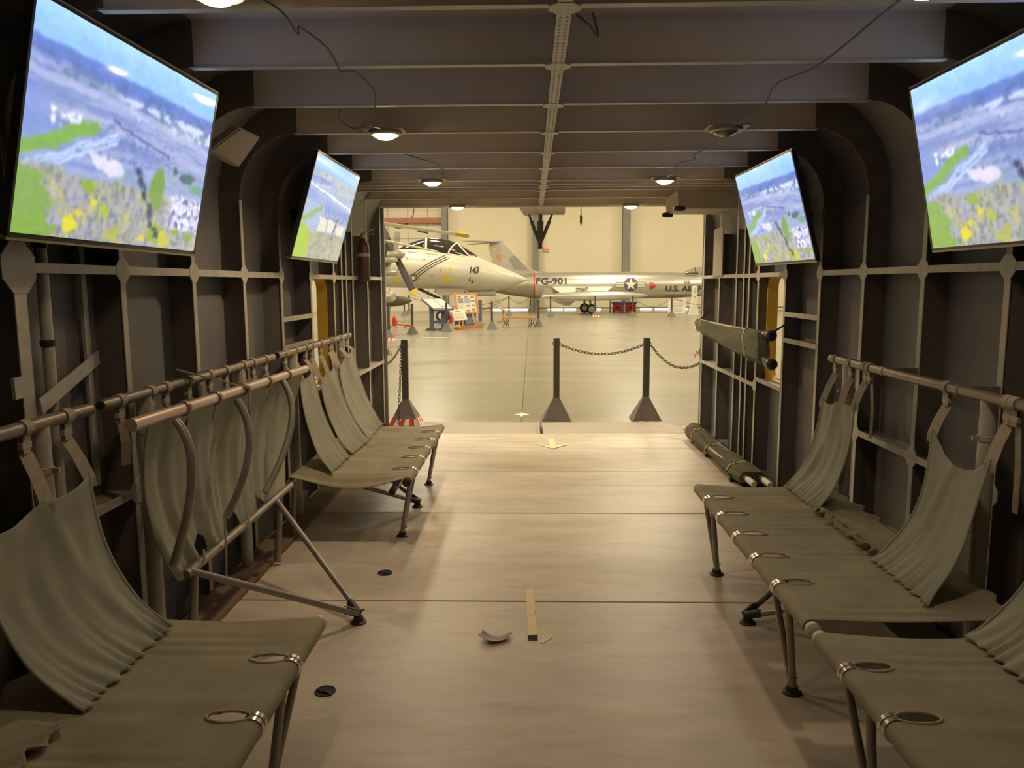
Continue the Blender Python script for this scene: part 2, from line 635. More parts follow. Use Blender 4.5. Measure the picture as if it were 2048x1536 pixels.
cove_shade(ceiling, 'skin')
pin, pin2 = hull_path(0.0), hull_path(0.004)
for y in FY:
    if y > 6.2:
        fo = MB().box(WL, WR, y - .015, y + .015, ZC, ZC + .004).build('ceiling_rib', 'rib', ceiling)
        MB().box(WL, WR, y - .003, y + .003, ZC + .004, ZC + .165).build('rib_web', 'ceil', fo)
        for xa, xb in ((WL - .004, WL), (WR, WR + .004)):
            MB().box(xa, xb, y - .02, y + .02, ZW, ZC).build('corner_post', 'rib', ceiling)
        continue
    fw = 0.034 if y < 6 else 0.03
    f = MB()
    f.box(-1.25, 1.485, y - fw / 2, y + fw / 2, ZC - .001, ZC + .004)
    fo = f.build('ceiling_rib', 'rib', ceiling)
    g = MB()
    g.loft([[(a[0], y - .003, a[1]), (b[0], y - .003, b[1]), (b[0], y + .003, b[1]), (a[0], y + .003, a[1])] for a, b in zip(pin2, po)])
    cove_shade(g.build('rib_web', 'ceil', fo), 'web')
# centre beam with rivet rows and crossing plates
cb = MB().box(0.074, 0.118, YB, YE, ZC - 0.006, ZC - 0.001)
cb.box(0.094, 0.098, YB, YE, ZC - 0.001, ZC + 0.165)
beam = cb.build('centre_beam', 'rib', ceiling)
rv = MB()
y = 2.3
while y < 5.0:
    for x in (0.086, 0.106):
        rv.lathe((x, y, ZC - 0.006), (0, 0, -1), [(0.004, 0), (0.003, 0.003)], 6)
    y += 0.035
rv.build('rivet_rows', 'whitecap', beam)
for y in FY:
    if y > 2:
        R = 0.05
        MB().prism([(0.096 + math.cos(PI / 8 + k * PI / 4) * R, y + math.sin(PI / 8 + k * PI / 4) * R, ZC - 0.008) for k in range(8)], (0, 0, 0.004)).build('crossing_plate', 'rib', ceiling)
# lintel over the rear opening, corner posts and the front bulkhead
m = MB().box(WL - .14, WR + .14, 8.035, 8.10, 2.275, 2.45)
struct(m.build('trim_1', 'ceil', None))
m = MB().box(WL - .14, WL + .03, 8.06, 8.10, -0.1, 2.42)
struct(m.build('trim_2', 'skin', None))
m = MB().box(WR, WR + .14, 8.06, 8.10, -0.1, 2.42)
struct(m.build('trim_3', 'skin', None))
m = MB().box(WL - .14, WR + .14, YB - 0.03, YB, -0.149, 2.45)
struct(m.build('wall_front', 'skin', None))


# side windows: yellow rounded reveals in the skin
def rrect(cy, cz, hy, hz, r, n=6):
    pts = []
    for sy, sz, a0 in ((1, 1, 0), (-1, 1, PI / 2), (-1, -1, PI), (1, -1, 1.5 * PI)):
        for k in range(n + 1):
            a = a0 + k * PI / 2 / n
            pts.append((cy + sy * (hy - r) + math.cos(a) * r, cz + sz * (hz - r) + math.sin(a) * r))
    return pts


def window(n, X0, X1, y0, y1):
    cy, cz, hy, hz = (y0 + y1) / 2, 1.145, (y1 - y0) / 2, 0.385
    a = rrect(cy, cz, hy, hz, 0.07)
    b = rrect(cy, cz, hy + 0.02, hz + 0.02, 0.08)
    m = MB()
    k = len(a)
    rings = [[(X0, p[0], p[1]) for p in a], [(X1, p[0], p[1]) for p in a], [(X1, p[0], p[1]) for p in b], [(X0, p[0], p[1]) for p in b], [(X0, p[0], p[1]) for p in a]]
    m.loft(rings, True, False)
    return struct(m.build('window_%d' % n, 'yellow', None, smooth=True))


window(1, -1.618, -1.70, 5.50, 6.075)
window(2, SR - 0.05, SR + 0.03, 5.485, 6.06)


# ------------------------------------------------------------------ ramp plates behind the floor
def ramp(poly, label, z0=-0.012, z1=-0.10):
    zz = lambda y: z0 + (y - 7.63) / 1.2 * (z1 - z0)
    top = [(x, y, zz(y)) for x, y in poly]
    t = MB()
    t.prism(top, (0, 0, -0.03))
    o = t.build('ramp_plate', 'ramp', None)
    tag(o, label, 'ramp plate', 'ramp plates at the floor end')
    return o, zz


rp, zz = ramp([(-1.25, 7.63), (0.085, 7.63), (0.085, 8.80), (-1.25, 8.84)], 'ribbed left ramp plate with raised metal border at floor end')
MB().add([(0.03, 7.66, zz(7.66) + .004), (0.045, 7.66, zz(7.66) + .004), (0.045, 8.76, zz(8.76) + .004), (0.03, 8.76, zz(8.76) + .004)], [(0, 1, 2, 3)]).build('border', 'greyplate', rp, solid=.004)
MB().add([(0.065, 7.66, zz(7.66) + .004), (0.083, 7.66, zz(7.66) + .004), (0.083, 8.79, zz(8.79) + .004), (0.065, 8.79, zz(8.79) + .004)], [(0, 1, 2, 3)]).build('border', 'greyplate', rp, solid=.004)
ramp([(0.115, 7.63), (1.66, 7.63), (1.66, 8.05), (1.50, 8.84), (0.115, 8.80)], 'speckled right ramp plate with clipped outer corner')


# ------------------------------------------------------------------ television pictures
def vnoise(u, v, fx, fy, seed):
    x, y = u * fx, v * fy
    xi, yi = np.floor(x), np.floor(y)
    xf, yf = x - xi, y - yi
    xf = xf * xf * (3 - 2 * xf)
    yf = yf * yf * (3 - 2 * yf)

    def hh(a, b):
        q = np.sin(a * 127.1 + b * 311.7 + seed * 74.7) * 43758.5453
        return q - np.floor(q)
    return (hh(xi, yi) * (1 - xf) + hh(xi + 1, yi) * xf) * (1 - yf) + (hh(xi, yi + 1) * (1 - xf) + hh(xi + 1, yi + 1) * xf) * yf


def fbm(u, v, f, seed, fy=None):
    fy = fy or f
    return (vnoise(u, v, f, fy, seed) * .5 + vnoise(u, v, f * 2.1, fy * 2.1, seed + 1) * .3 + vnoise(u, v, f * 4.3, fy * 4.3, seed + 2) * .2)


def picture(kind, nx, ny):
    u, v = np.meshgrid(np.linspace(0, 1, nx), np.linspace(0, 1, ny))
    img = np.zeros((ny, nx, 3))

    def put(mask, col, amt=1.0):
        mk = (np.clip(mask, 0, 1) * amt)[..., None]
        img[:] = img * (1 - mk) + np.array(col) * mk

    def sm(x, a, b):
        t = np.clip((x - a) / (b - a), 0, 1)
        return t * t * (3 - 2 * t)

    wu = fbm(u, v, 13, 91) - .5 + .6 * (fbm(u, v, 45, 95) - .5)
    wv = fbm(u, v, 13, 83) - .5 + .6 * (fbm(u, v, 45, 87) - .5)
    u0, v0 = u, v
    u = u + .045 * wu
    v = v + .035 * wv * np.clip((1.05 - v) * 3, .15, 1)
    n1 = fbm(u, v, 9, 3)
    n2 = fbm(u, v, 26, 11)
    n3 = fbm(u, v, 60, 21)
    ns = fbm(u + v * .9, v - u * .1, 5, 31, 34)
    # field
    put(np.ones_like(u), (.42, .49, .72))
    put(sm(ns, .35, .7), (.58, .62, .8), .8)
    put(sm(n1, .5, .8), (.5, .6, .58), .5)
    if kind == 0:
        hz = 0.80 - 0.03 * u
        put(sm(v, hz - .05, hz), (.3, .4, .72))
        put(sm(v, hz + .04, hz + .06), (.5, .72, .97))
        put(sm(v, hz + .08, 1.05), (.66, .86, 1.0))
        put(((v > .66) & (v < .75)) * sm(n2, .5, .62) * sm(u, .3, .5), (.82, .86, .98), .8)
        put(((v > .70) & (v < .80)) * sm(n2, .55, .4), (.24, .32, .55), .55)
        # runway and apron
        for c, w, col in ((.70, .025, (.68, .7, .86)), (.58, .03, (.66, .66, .8)), (.635, .008, (.36, .42, .68)), (.52, .01, (.36, .42, .66))):
            d = np.abs(v - (c - .09 * u + .03 * np.sin(u * 3)))
            put(1 - sm(d, w * .5, w), col, .7)
        put(sm(.16 - u, 0, .1) * sm(v, .38, .45) * sm(.66 - v, 0, .05), (.42, .5, .8), .8)
        # parked aircraft, sheds
        put(((u > .1) & (u < .25) & (v > .5) & (v < .58)) * sm(n3, .5, .6), (.93, .94, 1))
        put((1 - sm(np.hypot((u - .38) / .1, (v - .39 + .25 * (u - .38)) / .05), .8, 1)), (.86, .82, .88))
        put(((u > .3) & (u < .75) & (v > .42) & (v < .58)) * sm(n3, .52, .62), (.3, .36, .6), .8)
        put((1 - sm(np.abs(v - .6 + .22 * (u - .4)) + 9 * np.maximum(0, np.abs(u - .55) - .17), .004, .012)), (.24, .3, .55))
        # grass strip and road at left
        put((1 - sm(np.abs(v - (.36 + .62 * u)), .025, .045)) * (u < .30), (.4, .6, .16))
        for k in (.27, .245, .29):
            put((1 - sm(np.abs(v - (k + .62 * u)), .004, .01)) * (u < .42), (.72, .8, .95))
        # woods in the foreground
        w = sm(.31 + .05 * n1 - v - .05 * u, 0, .03)
        tr = fbm(u0, v0, 70, 41, 28)
        tr2 = fbm(u0, v0, 38, 47, 20)
        put(w, (.6, .59, .66))
        put(w * sm(n2, .45, .62), (.56, .55, .46), .8)
        put(w * sm(tr2, .48, .6) * sm(n1, .35, .6), (.55, .58, .3), .75)
        put(w * sm(tr, .55, .66) * sm(n1, .4, .6), (.74, .68, .36), .7)
        put(w * sm(tr, .42, .32), (.36, .35, .42), .75)
        put(w * sm(tr2, .38, .3), (.46, .47, .36), .6)
        put(sm(.2 + .1 * (n2 - .5) - np.hypot(u * 1.1, v * .75), 0, .03), (.42, .58, .12))
        put(sm(.17 + .1 * (n2 - .5) - np.hypot(u * 1.2, (v - .2) * 1.4), 0, .03), (.43, .57, .17))
        for cx, cy, r, col in ((.23, .07, .035, (.85, .78, .05)), (.27, .13, .02, (.8, .75, .1)), (.33, .2, .018, (.85, .75, .1)), (.39, .16, .03, (.62, .66, .12)), (.3, .27, .04, (.5, .6, .1)), (.62, .05, .02, (.8, .74, .1)), (.7, .08, .05, (.5, .62, .1)), (.76, .05, .045, (.72, .68, .15)), (.83, .11, .03, (.42, .56, .1)), (.93, .07, .025, (.42, .55, .1)), (.45, .05, .04, (.62, .62, .2))):
            put(sm(r + .03 * (n2 - .5) - np.hypot(u - cx, (v - cy) * .8), 0, .01), col)
        d = np.abs(u - (.545 + (.42 - v) * .42))
        put((1 - sm(d, .006, .02 + .03 * n3)) * (v < .42) * (v > .05) * sm(fbm(u0, v0, 50, 61, 40), .32, .5), (.1, .1, .16), .9)
        put((1 - sm(np.hypot((u - .68) / .05, (v - .33) / .13), .8, 1.1)), (.36, .52, .12))
        put((1 - sm(np.hypot((u - .87) / .05, (v - .43) / .035), .7, 1.1)), (.16, .3, .28))
        put((1 - sm(np.hypot((u - .79) / .025, (v - .46) / .025), .7, 1.1)), (.2, .32, .32))
        put((1 - sm(np.hypot((u - .95) / .07, (v - .38) / .03), .7, 1.1)), (.3, .55, .38))
        # yard at lower right
        y = sm(u, .74, .8) * sm(.33 - v, 0, .04) * sm(v, .1, .14)
        put(y, (.74, .75, .88))
        put(y * sm(n3, .55, .6), (.95, .93, 1))
        put(y * sm(fbm(u, v, 45, 77), .56, .62), (.24, .22, .4), .9)
    else:
        put(np.ones_like(u), (.56, .62, .74))
        hz = 0.86
        put(sm(v, hz - .02, hz + .02), (.5, .72, .86))
        put(((v > .72) & (v < .86)) * sm(n1, .4, .6), (.72, .72, .66), .8)
        put(((v > .66) & (v < .8)) * sm(ns, .5, .6) * (u < .4), (.38, .5, .78))
        put((1 - sm(np.abs(v - .72 + .12 * u), .004, .014)), (.92, .94, .95))
        put((1 - sm(np.abs(v - .62 + .1 * u), .03, .06)), (.44, .54, .78), .8)
        put(((v > .42) & (v < .56) & (u > .4)) * sm(n3, .45, .55), (.32, .4, .62), .8)
        put((1 - sm(np.abs(v - (.36 + .5 * u)), .02, .05)) * (u < .35), (.44, .6, .3))
        for cx, cy in ((.42, .36), (.62, .36), (.85, .33)):
            put((1 - sm(np.maximum(np.abs(u - cx) / .09, np.abs(v - cy + .1 * (u - cx)) / .075), .85, 1)), (.85, .8, .68))
        w = sm(.3 - v, 0, .04)
        put(w, (.6, .58, .47))
        put(w * sm(fbm(u, v, 40, 5, 9), .5, .6), (.5, .5, .4))
        put(w * sm(n1, .55, .7), (.46, .5, .34))
        put(sm(.27 - np.hypot(u, v - .1), 0, .06), (.55, .68, .08))
        put((1 - sm(np.abs(u - .7 - .15 * (v - .3)), .005, .02)) * (v > .22) * (v < .46), (.2, .24, .34))
    img *= (0.86 + 0.16 * n3 + 0.12 * n2)[..., None]
    for _ in range(3):
        p = np.pad(img, ((1, 1), (1, 1), (0, 0)), mode='edge')
        img = (p[:-2, 1:-1] + p[2:, 1:-1] + p[1:-1, :-2] + p[1:-1, 2:] + 2 * p[1:-1, 1:-1]) / 6
    img = img * 0.8 + 0.2 * np.array((.66, .72, .88))
    return np.clip(img, 0, 1)


def screen_mat():
    m = bpy.data.materials.new('lit_screen')
    m.use_nodes = True
    nt = m.node_tree
    b = nt.nodes['Principled BSDF']
    b.inputs['Base Color'].default_value = (.01, .01, .012, 1)
    b.inputs['Roughness'].default_value = 0.06
    a = nt.nodes.new('ShaderNodeVertexColor')
    a.layer_name = 'pic'
    g = nt.nodes.new('ShaderNodeGamma')
    g.inputs['Gamma'].default_value = 2.0
    nt.links.new(a.outputs['Color'], g.inputs['Color'])
    nt.links.new(g.outputs['Color'], b.inputs['Emission Color'])
    b.inputs['Emission Strength'].default_value = 1.25
    return m


MT['screen'] = screen_mat()
NX, NY = 300, 170
PIC = [picture(0, NX, NY), picture(1, NX, NY)]


def television(corners, kind, label, s):
    nb, fb, ft, nt_ = [Vector(c) for c in corners]
    A = (fb - nb)
    U = (nt_ - nb)
    n = A.cross(U).normalized()
    if n.x * s > 0:
        n = -n                       # normal points into the hold
    t = thing('television', label, 'television', (nb + fb) / 2, 'televisions along the hold')
    o0, ax, uy = (nb, A, U) if s < 0 else (fb, -A, U)
    b0 = o0 + n * 0.002
    uu, vv = np.meshgrid(np.linspace(0, 1, NX), np.linspace(0, 1, NY))
    P3 = np.array(b0 - t.location)[None, None, :] + uu[..., None] * np.array(ax) + vv[..., None] * np.array(uy)
    idx = np.arange(NX * NY).reshape(NY, NX)
    q = np.stack([idx[:-1, :-1], idx[:-1, 1:], idx[1:, 1:], idx[1:, :-1]], -1).reshape(-1, 4)
    me = bpy.data.meshes.new('screen')
    me.from_pydata(P3.reshape(-1, 3).tolist(), [], q.tolist())
    ca = me.color_attributes.new('pic', 'FLOAT_COLOR', 'POINT')
    rgba = np.ones((NX * NY, 4), dtype=np.float32)
    rgba[:, :3] = PIC[kind].reshape(-1, 3)
    ca.data.foreach_set('color', rgba.ravel())
    me.materials.append(MT['screen'])
    o = bpy.data.objects.new('screen', me)
    COL.objects.link(o)
    o.parent = t
    if me.polygons[0].normal.dot(n) < 0:
        me.flip_normals()
    a, u = A.normalized(), U.normalized()
    c = (nb + ft) / 2
    hw, hh = A.length / 2, U.length / 2
    k = MB()
    k.obox(c - n * 0.013, a * (hw + .010), u * (hh + .010), n * 0.011)
    k.build('casing', 'bezel', t, bevel=0.004)
    k = MB()
    for d, L, W in ((u * (hh + .005), hw + .010, 0), (-u * (hh + .005), hw + .010, 0)):
        k.obox(c + d + n * 0.0, a * L, u * 0.005, n * 0.004)
    for d in (a * (hw + .005), -a * (hw + .005)):
        k.obox(c + d, a * 0.005, u * (hh + .010), n * 0.004)
    k.build('bezel', 'bezel', t)
    k = MB()
    k.obox(c - u * (hh + .013) - n * 0.012, a * (hw + .010), u * 0.005, n * 0.014)
    k.build('silver_edge', 'gold', t)
    k = MB()
    k.obox(c + u * (hh + .013) - n * 0.012, a * (hw + .010), u * 0.003, n * 0.014)
    k.build('silver_edge', 'gold', t)
    XF = WL if s < 0 else WR
    k = MB()
    k.bar(c - n * 0.075, (XF, c.y, c.z - 0.05), 0.09, 0.12)
    k.build('wall_bracket', 'black', t)
    return t


television([(-1.42, 2.088, 1.645), (-1.39, 3.17, 1.637), (-1.26, 3.17, 2.247), (-1.29, 2.088, 2.262)], 0, 'large bright television tilted above the near left bench, largest picture', -1)
television([(-1.42, 4.579, 1.668), (-1.425, 5.68, 1.668), (-1.25, 5.68, 2.262), (-1.24, 4.579, 2.262)], 1, 'far left television showing pale buildings, dimmest of the four', -1)
television([(1.65, 2.15, 1.636), (1.65, 3.25, 1.636), (1.52, 3.243, 2.258), (1.52, 2.15, 2.258)], 0, 'right wall television cropped by the frame above the right bench', 1)
television([(1.63, 4.52, 1.632), (1.61, 5.63, 1.634), (1.455, 5.63, 2.235), (1.465, 4.52, 2.235)], 0, 'far right television tilted above the opening with the folded litter', 1)

# ------------------------------------------------------------------ troop benches
RT = 0.023
ZR = 0.375


def ribbon(mb, pts, w, ax, t=0.003):
    """flat strap along pts, width w along ax"""
    ax = Vector(ax).normalized()
    pts = [Vector(p) for p in pts]
    rings = []
    for i, p in enumerate(pts):
        d = (pts[min(i + 1, len(pts) - 1)] - pts[max(i - 1, 0)]).normalized()
        n = d.cross(ax).normalized()
        rings.append([p + ax * w / 2 + n * t / 2, p - ax * w / 2 + n * t / 2, p - ax * w / 2 - n * t / 2, p + ax * w / 2 - n * t / 2])
    mb.loft(rings)
    return mb


def clamp(parent, X, y, d, r=RT):
    m = MB()
    m.lathe((X, y - 0.021, ZR), (0, 1, 0), [(r + .004, 0), (r + .009, .003), (r + .009, .018), (r + .006, .021), (r + .009, .024), (r + .009, .039), (r + .004, .042)], 20)
    o = m.build('clamp', 'steelclamp', parent, True)
    # the hole's bound rim lying on the canvas behind the clamp
    k = MB()
    k.torus((X + d * 0.062, y, ZR + r + 0.004), (1, 0, 0), (0, 1, 0), 0.058, 0.027, 0.0045, 28, 6)
    k.build('hole_rim', 'webbing', o, True)
    return o


def seat_canvas(parent, X, Xb, y0, y1, d, holes, sag=0.012, near_droop=0.0, ragged=False):
    L = abs(Xb - X)
    W = 0.105
    total = L + W

    def fn(u, v):
        y = y0 + (y1 - y0) * u
        t = v * total
        if t < W:
            a = -0.3 * PI + (t / W) * (1.3 * PI - 0.5 * PI)  # from below-front over the front to the top
            a = (1.15 * PI) + (t / W) * (0.5 * PI - 1.15 * PI)
            r = RT + 0.004
            # angle measured with 0 pointing away from the bench front
            x = X + d * math.cos(a) * r
            z = ZR + math.sin(a) * r
            return (x, y, z)
        q = (t - W) / L
        e = min(u, 1 - u)
        ed = max(0.0, 1 - e / 0.06)
        z = ZR + RT + 0.004 - sag * math.sin(PI * min(1, q * 1.15)) * (0.6 + 0.5 * ed)
        if near_droop and u < 0.07:
            z -= near_droop * math.sin(PI * min(1, q)) * (1 - u / 0.07)
        # tension folds running front to back
        z += 0.0035 * math.sin(u * (y1 - y0) * 75 + 3 * math.sin(u * 21)) * math.sin(PI * q) * (0.5 + 0.5 * math.sin(u * 37))
        x = X + d * L * q
        if ragged and q > 0.9:
            x += d * 0.02 * math.sin(u * 60)
        # edges of the sheet pull in
        pull = 0.012 * math.sin(PI * q)
        y += pull * (1 - 2 * u) * (ed if ed > 0 else 0)
        return (x, y, z)

    def hole(u, v):
        y = y0 + (y1 - y0) * u
        t = v * total - W
        for hy in holes:
            if ((t - 0.062) / 0.056) ** 2 + ((y - hy) / 0.026) ** 2 < 1:
                return True
        return False
    m = MB()
    m.grid(fn, max(60, int((y1 - y0) / 0.008)), 60, hole)
    return m.build('seat_canvas', 'canvas', parent, True, solid=0.003)


def footpad(parent, X, y):
    m = MB().lathe((X, y, 0.0), (0, 0, 1), [(0.036, 0), (0.036, 0.005), (0.024, 0.011), (0.02, 0.03), (0.012, 0.035)], 18)
    m.obox((X + 0.012, y + 0.018, 0.05), (0.012, 0, 0), (0, 0.003, 0), (0, 0, 0.003))
    return m.build('foot', 'foot', parent, True)


def v_leg(parent, X, y, d, Xr, span=0.12):
    o = MB().tube([(Xr, y - span * .35, ZR - 0.02), (X, y - 0.008, 0.03)], 0.0135, 12).build('leg', 'tube', parent, True)
    MB().tube([(Xr, y + span, ZR - 0.02), (X, y + 0.008, 0.03)], 0.012, 12).build('leg', 'tube', parent, True)
    footpad(o, X, y)


def a_brace(parent, X, y, Xb, dy, zb=0.36):
    f = None
    for s in (-1, 1):
        o = MB().tube([(X, y + s * 0.01, 0.04), (Xb, y + s * dy, zb)], 0.0135, 12).build('brace', 'tube', parent, True)
        k = MB().lathe((X, y + s * 0.012, 0.043), (Vector((Xb - X, s * dy, zb - .04))), [(0.018, -0.015), (0.018, 0.05), (0.0145, 0.06)], 12).build('brace_collar', 'foot', o, True)
        f = f or o
    footpad(f, X, y)


def backrest(parent, b0, b1, t0, t1, straps, s, seed, topdip=0.05, m_='canvas_thin', folds=5, bulge=0.05):
    """sling cloth: b0,b1 bottom ends (near, far), t0,t1 top ends; straps: list of (u on top edge, rail point)"""
    b0, b1, t0, t1 = map(Vector, (b0, b1, t0, t1))
    rnd = random.Random(seed)
    ph = [rnd.random() * 6 for _ in range(6)]
    out = Vector((-s, 0, 0.25)).normalized()   # towards the aisle

    def fn(u, v):
        # v 0 bottom, 1 top
        p = (b0.lerp(b1, u)).lerp(t0.lerp(t1, u), v)
        # sides curve inward a little
        w = 0.10 * math.sin(PI * v) * (u - 0.5)
        p += (b0 - b1).lerp(t0 - t1, v) * w
        # scalloped top edge hanging between its strap corners
        us = [q[0] for q in straps]
        dd = 0
        for a, b in zip(us[:-1], us[1:]):
            if a <= u <= b:
                k = (u - a) / (b - a)
                dd = 4 * k * (1 - k) * (b - a)
        p.z -= topdip * dd * v ** 5
        # hangs back towards the wall then sweeps forward to the seat
        p -= out * bulge * math.sin(PI * v ** 0.8) * (1 + .3 * math.sin(3 * u + ph[0]))
        # folds fan out from the straps
        a = 0.0018 * math.sin((u - 0.5) * folds * 2 * PI * (1.2 - .5 * v) + ph[1] + 2.2 * v) + 0.0012 * math.sin(u * 31 + ph[2] - 3 * v)
        a += 0.011 * math.exp(-((u - 0.72 + 0.35 * (v - .5)) / 0.07) ** 2) - 0.008 * math.exp(-((u - 0.3 - 0.25 * (v - .5)) / 0.1) ** 2)
        # gathered stitching at the bottom
        a += 0.011 * math.exp(-v / 0.11) * math.sin(u * 62 + 1.5 * math.sin(u * 17 + ph[3]) + v * 16)
        p += out * a
        if v < 0.06:
            p.z = max(p.z, ZR + RT - 0.002 + 0.004)
        return p
    m = MB()
    m.grid(fn, 70, 70)
    cl = m.build('backrest', m_, parent, True, solid=0.0025)
    # hems
    for u in (0.0, 1.0):
        hm = MB().tube([Vector(fn(u, k / 30)) + out * 0.002 for k in range(31)], 0.0045, 6)
        hm.build('hem', m_, cl, True)
    for u, rp in straps:
        c = Vector(fn(u, 0.97))
        rp = Vector(rp)
        sm = MB()
        mid = rp + Vector((0, 0, -0.075))
        ribbon(sm, [c - (c - mid) * -0.0 + Vector((0, 0, -0.03)), c, c.lerp(mid, 0.5) + out * 0.004, mid], 0.04, (0.55 * -s, .83, 0))
        st = sm.build('strap', 'webbing', cl)
        strap_loop(st, rp)
    return cl


def strap_loop(parent, rp, r=0.021):
    m = MB()
    pts = []
    for k in range(0, 13):
        a = -PI / 2 + 0.35 + (2 * PI - 0.7) * k / 12
        pts.append(rp + Vector((math.cos(a) * (r + .003), 0, math.sin(a) * (r + .003))))
    pts = [rp + Vector((0.006, 0, -0.075))] + pts + [rp + Vector((-0.006, 0, -0.075))]
    ribbon(m, pts, 0.034, (0, 1, 0))
    lo = m.build('rail_loop', 'webbing', parent)
    MB().obox(rp + Vector((0, 0, -0.052)), (0.009, 0, 0), (0, 0.022, 0), (0, 0, 0.010)).build('buckle', 'greyplate', parent, bevel=0.002)
    return lo


def rail_run(X, z, y0, y1, posts, label, s, brackets=()):
    t = thing('seat_rail', label, 'rail', (X, (y0 + y1) / 2, z), 'wall rails above the benches')
    MB().tube([(X, y0, z), (X, y1, z)], 0.021, 16).build('tube', 'rail', t, True)
    MB().tube([(X, y0 - 0.001, z), (X, y0 + 0.004, z)], 0.016, 12).build('open_end', 'seam', t)
    for y in posts:
        p = MB().tube([(X + s * .012, y, z - 0.012), (X + s * 0.012, y, 0.0)], 0.03, 16).build('post', 'rib', t, True)
        k = MB().lathe((X + s * .012, y, z - 0.16), (0, 0, 1), [(0.031, 0), (0.034, .002), (0.034, .02), (0.031, .022)], 16)
        k.obox((X - s * 0.03, y, z - 0.149), (0.012, 0, 0), (0, 0.006, 0), (0, 0, 0.008))
        k.build('band', 'greyplate', p, True)
    for y in brackets:
        XF = WL if s < 0 else WR
        k = MB().bar((X, y, z), (XF, y, z), 0.02, 0.03)
        k.lathe((X, y - 0.015, z), (0, 1, 0), [(0.0235, 0), (0.0235, 0.03)], 14)
        k.build('bracket', 'rail', t)
    return t


rail_run(-1.5, 1.083, 0.9, 2.536, (2.285,), 'nearest left wall seat rail, ending at the first black gap', -1, (1.2, 1.70))
rail_run(-1.5, 1.083, 2.604, 4.40, (2.925, 3.90), 'seat rail on the left wall behind the folded-up bench', -1, (3.24, 3.55))
rail_run(-1.5, 1.083, 4.47, 6.29, (4.80, 6.05), 'pale seat rail on the left wall above the far three-backrest bench', -1, (4.6, 5.44))
rail_run(1.62, 1.092, 1.2, 4.18, (3.975, 2.75), 'long seat rail on the right wall above the right benches', 1, (3.55, 2.925))


def bench(label, Xf, Xfoot, Xcl, Xrear, y0, y1, s, holes, vlegs, abr, group='canvas troop benches', droop=0.0, sag=0.012, ragged=False, cap='whitecap'):
    d = s                          # from the front rail towards the wall
    t = thing('troop_bench', label, 'bench', (Xf, (y0 + y1) / 2, 0), group)
    MB().tube([(Xf, y0 - 0.012, ZR), (Xf, y1 + 0.012, ZR)], RT, 18).build('front_rail', 'tube', t, True)
    for ye, sg in ((y0 - 0.012, -1), (y1 + 0.012, 1)):
        MB().lathe((Xf, ye, ZR), (0, sg, 0), [(RT + .001, -0.018), (RT + .002, 0.0), (RT * .7, 0.006)], 18).build('end_cap', cap, t, True)
    MB().tube([(Xrear, y0, ZR - 0.01), (Xrear, y1, ZR - 0.01)], 0.02, 14).build('rear_rail', 'tube', t, True)
    seat_canvas(t, Xf, Xrear, y0 + 0.01, y1 - 0.01, d, holes, sag, droop, ragged)
    for y in holes:
        clamp(t, Xf, y, d)
    for y in vlegs:
        v_leg(t, Xfoot, y, d, Xf)
    for y in abr:
        a_brace(t, Xfoot, y, Xrear, 0.45)
    for y in (y0 + .12, y1 - .12):
        k = MB().tube([(Xrear, y, ZR - .02), (Xrear + d * .02, y, 0.0)], 0.014, 12)
        k.build('rear_leg', 'tube', t, True)
    return t


ZS = ZR + RT + 0.008
# near left bench
BL = B = bench('near left canvas bench with white rail tip and one sling back at lower left', -0.715, -0.775, -1.165, -1.44, 0.55, 2.43, -1,
          (2.135, 1.825, 1.5, 1.2), (2.10, 0.95), (1.62,), ragged=True)
backrest(B, (-1.157, 1.84, ZS), (-1.170, 2.33, ZS), (-1.43, 1.86, 0.86), onx(179, 945, -1.43),
         [(0.0, (-1.5, 1.86, 1.083)), (0.55, (-1.5, 2.195, 1.083)), (1.0, (-1.5, 2.40, 1.083))], -1, 3, 0.06, bulge=0.075)
# far left bench
B = bench('far left canvas bench with three sling backs beside the rear opening', -0.715, -0.775, -1.165, -1.40, 4.27, 5.95, -1,
          (5.655, 5.374, 5.102, 4.812, 4.501), (5.624, 4.44), (5.046,), droop=0.05, sag=0.02, cap='foot')
MB().tube([(-0.80, 4.262, ZR - 0.055), (-0.80, 4.9, ZR - 0.055)], 0.02, 14).build('under_rail', 'black', B, True)
zt = 0.9
backrest(B, (-1.168, 4.36, ZS), (-1.172, 4.79, ZS), (-1.44, 4.70, 0.93), (-1.44, 4.99, 0.95),
         [(0.1, (-1.5, 4.83, 1.083)), (1.0, (-1.5, 5.04, 1.083))], -1, 11, 0.04)
backrest(B, (-1.167, 4.86, ZS), (-1.150, 5.30, ZS), (-1.44, 5.14, 0.87), (-1.44, 5.55, 0.93),
         [(0.0, (-1.5, 5.18, 1.083)), (0.5, (-1.5, 5.40, 1.083)), (1.0, (-1.5, 5.66, 1.083))], -1, 12, 0.07)
backrest(B, (-1.153, 5.37, ZS), (-1.178, 5.945, ZS), (-1.44, 5.66, 0.90), (-1.44, 6.13, 1.0),
         [(0.0, (-1.5, 5.72, 1.083)), (0.55, (-1.5, 5.95, 1.083)), (1.0, (-1.5, 6.17, 1.083))], -1, 13, 0.05)
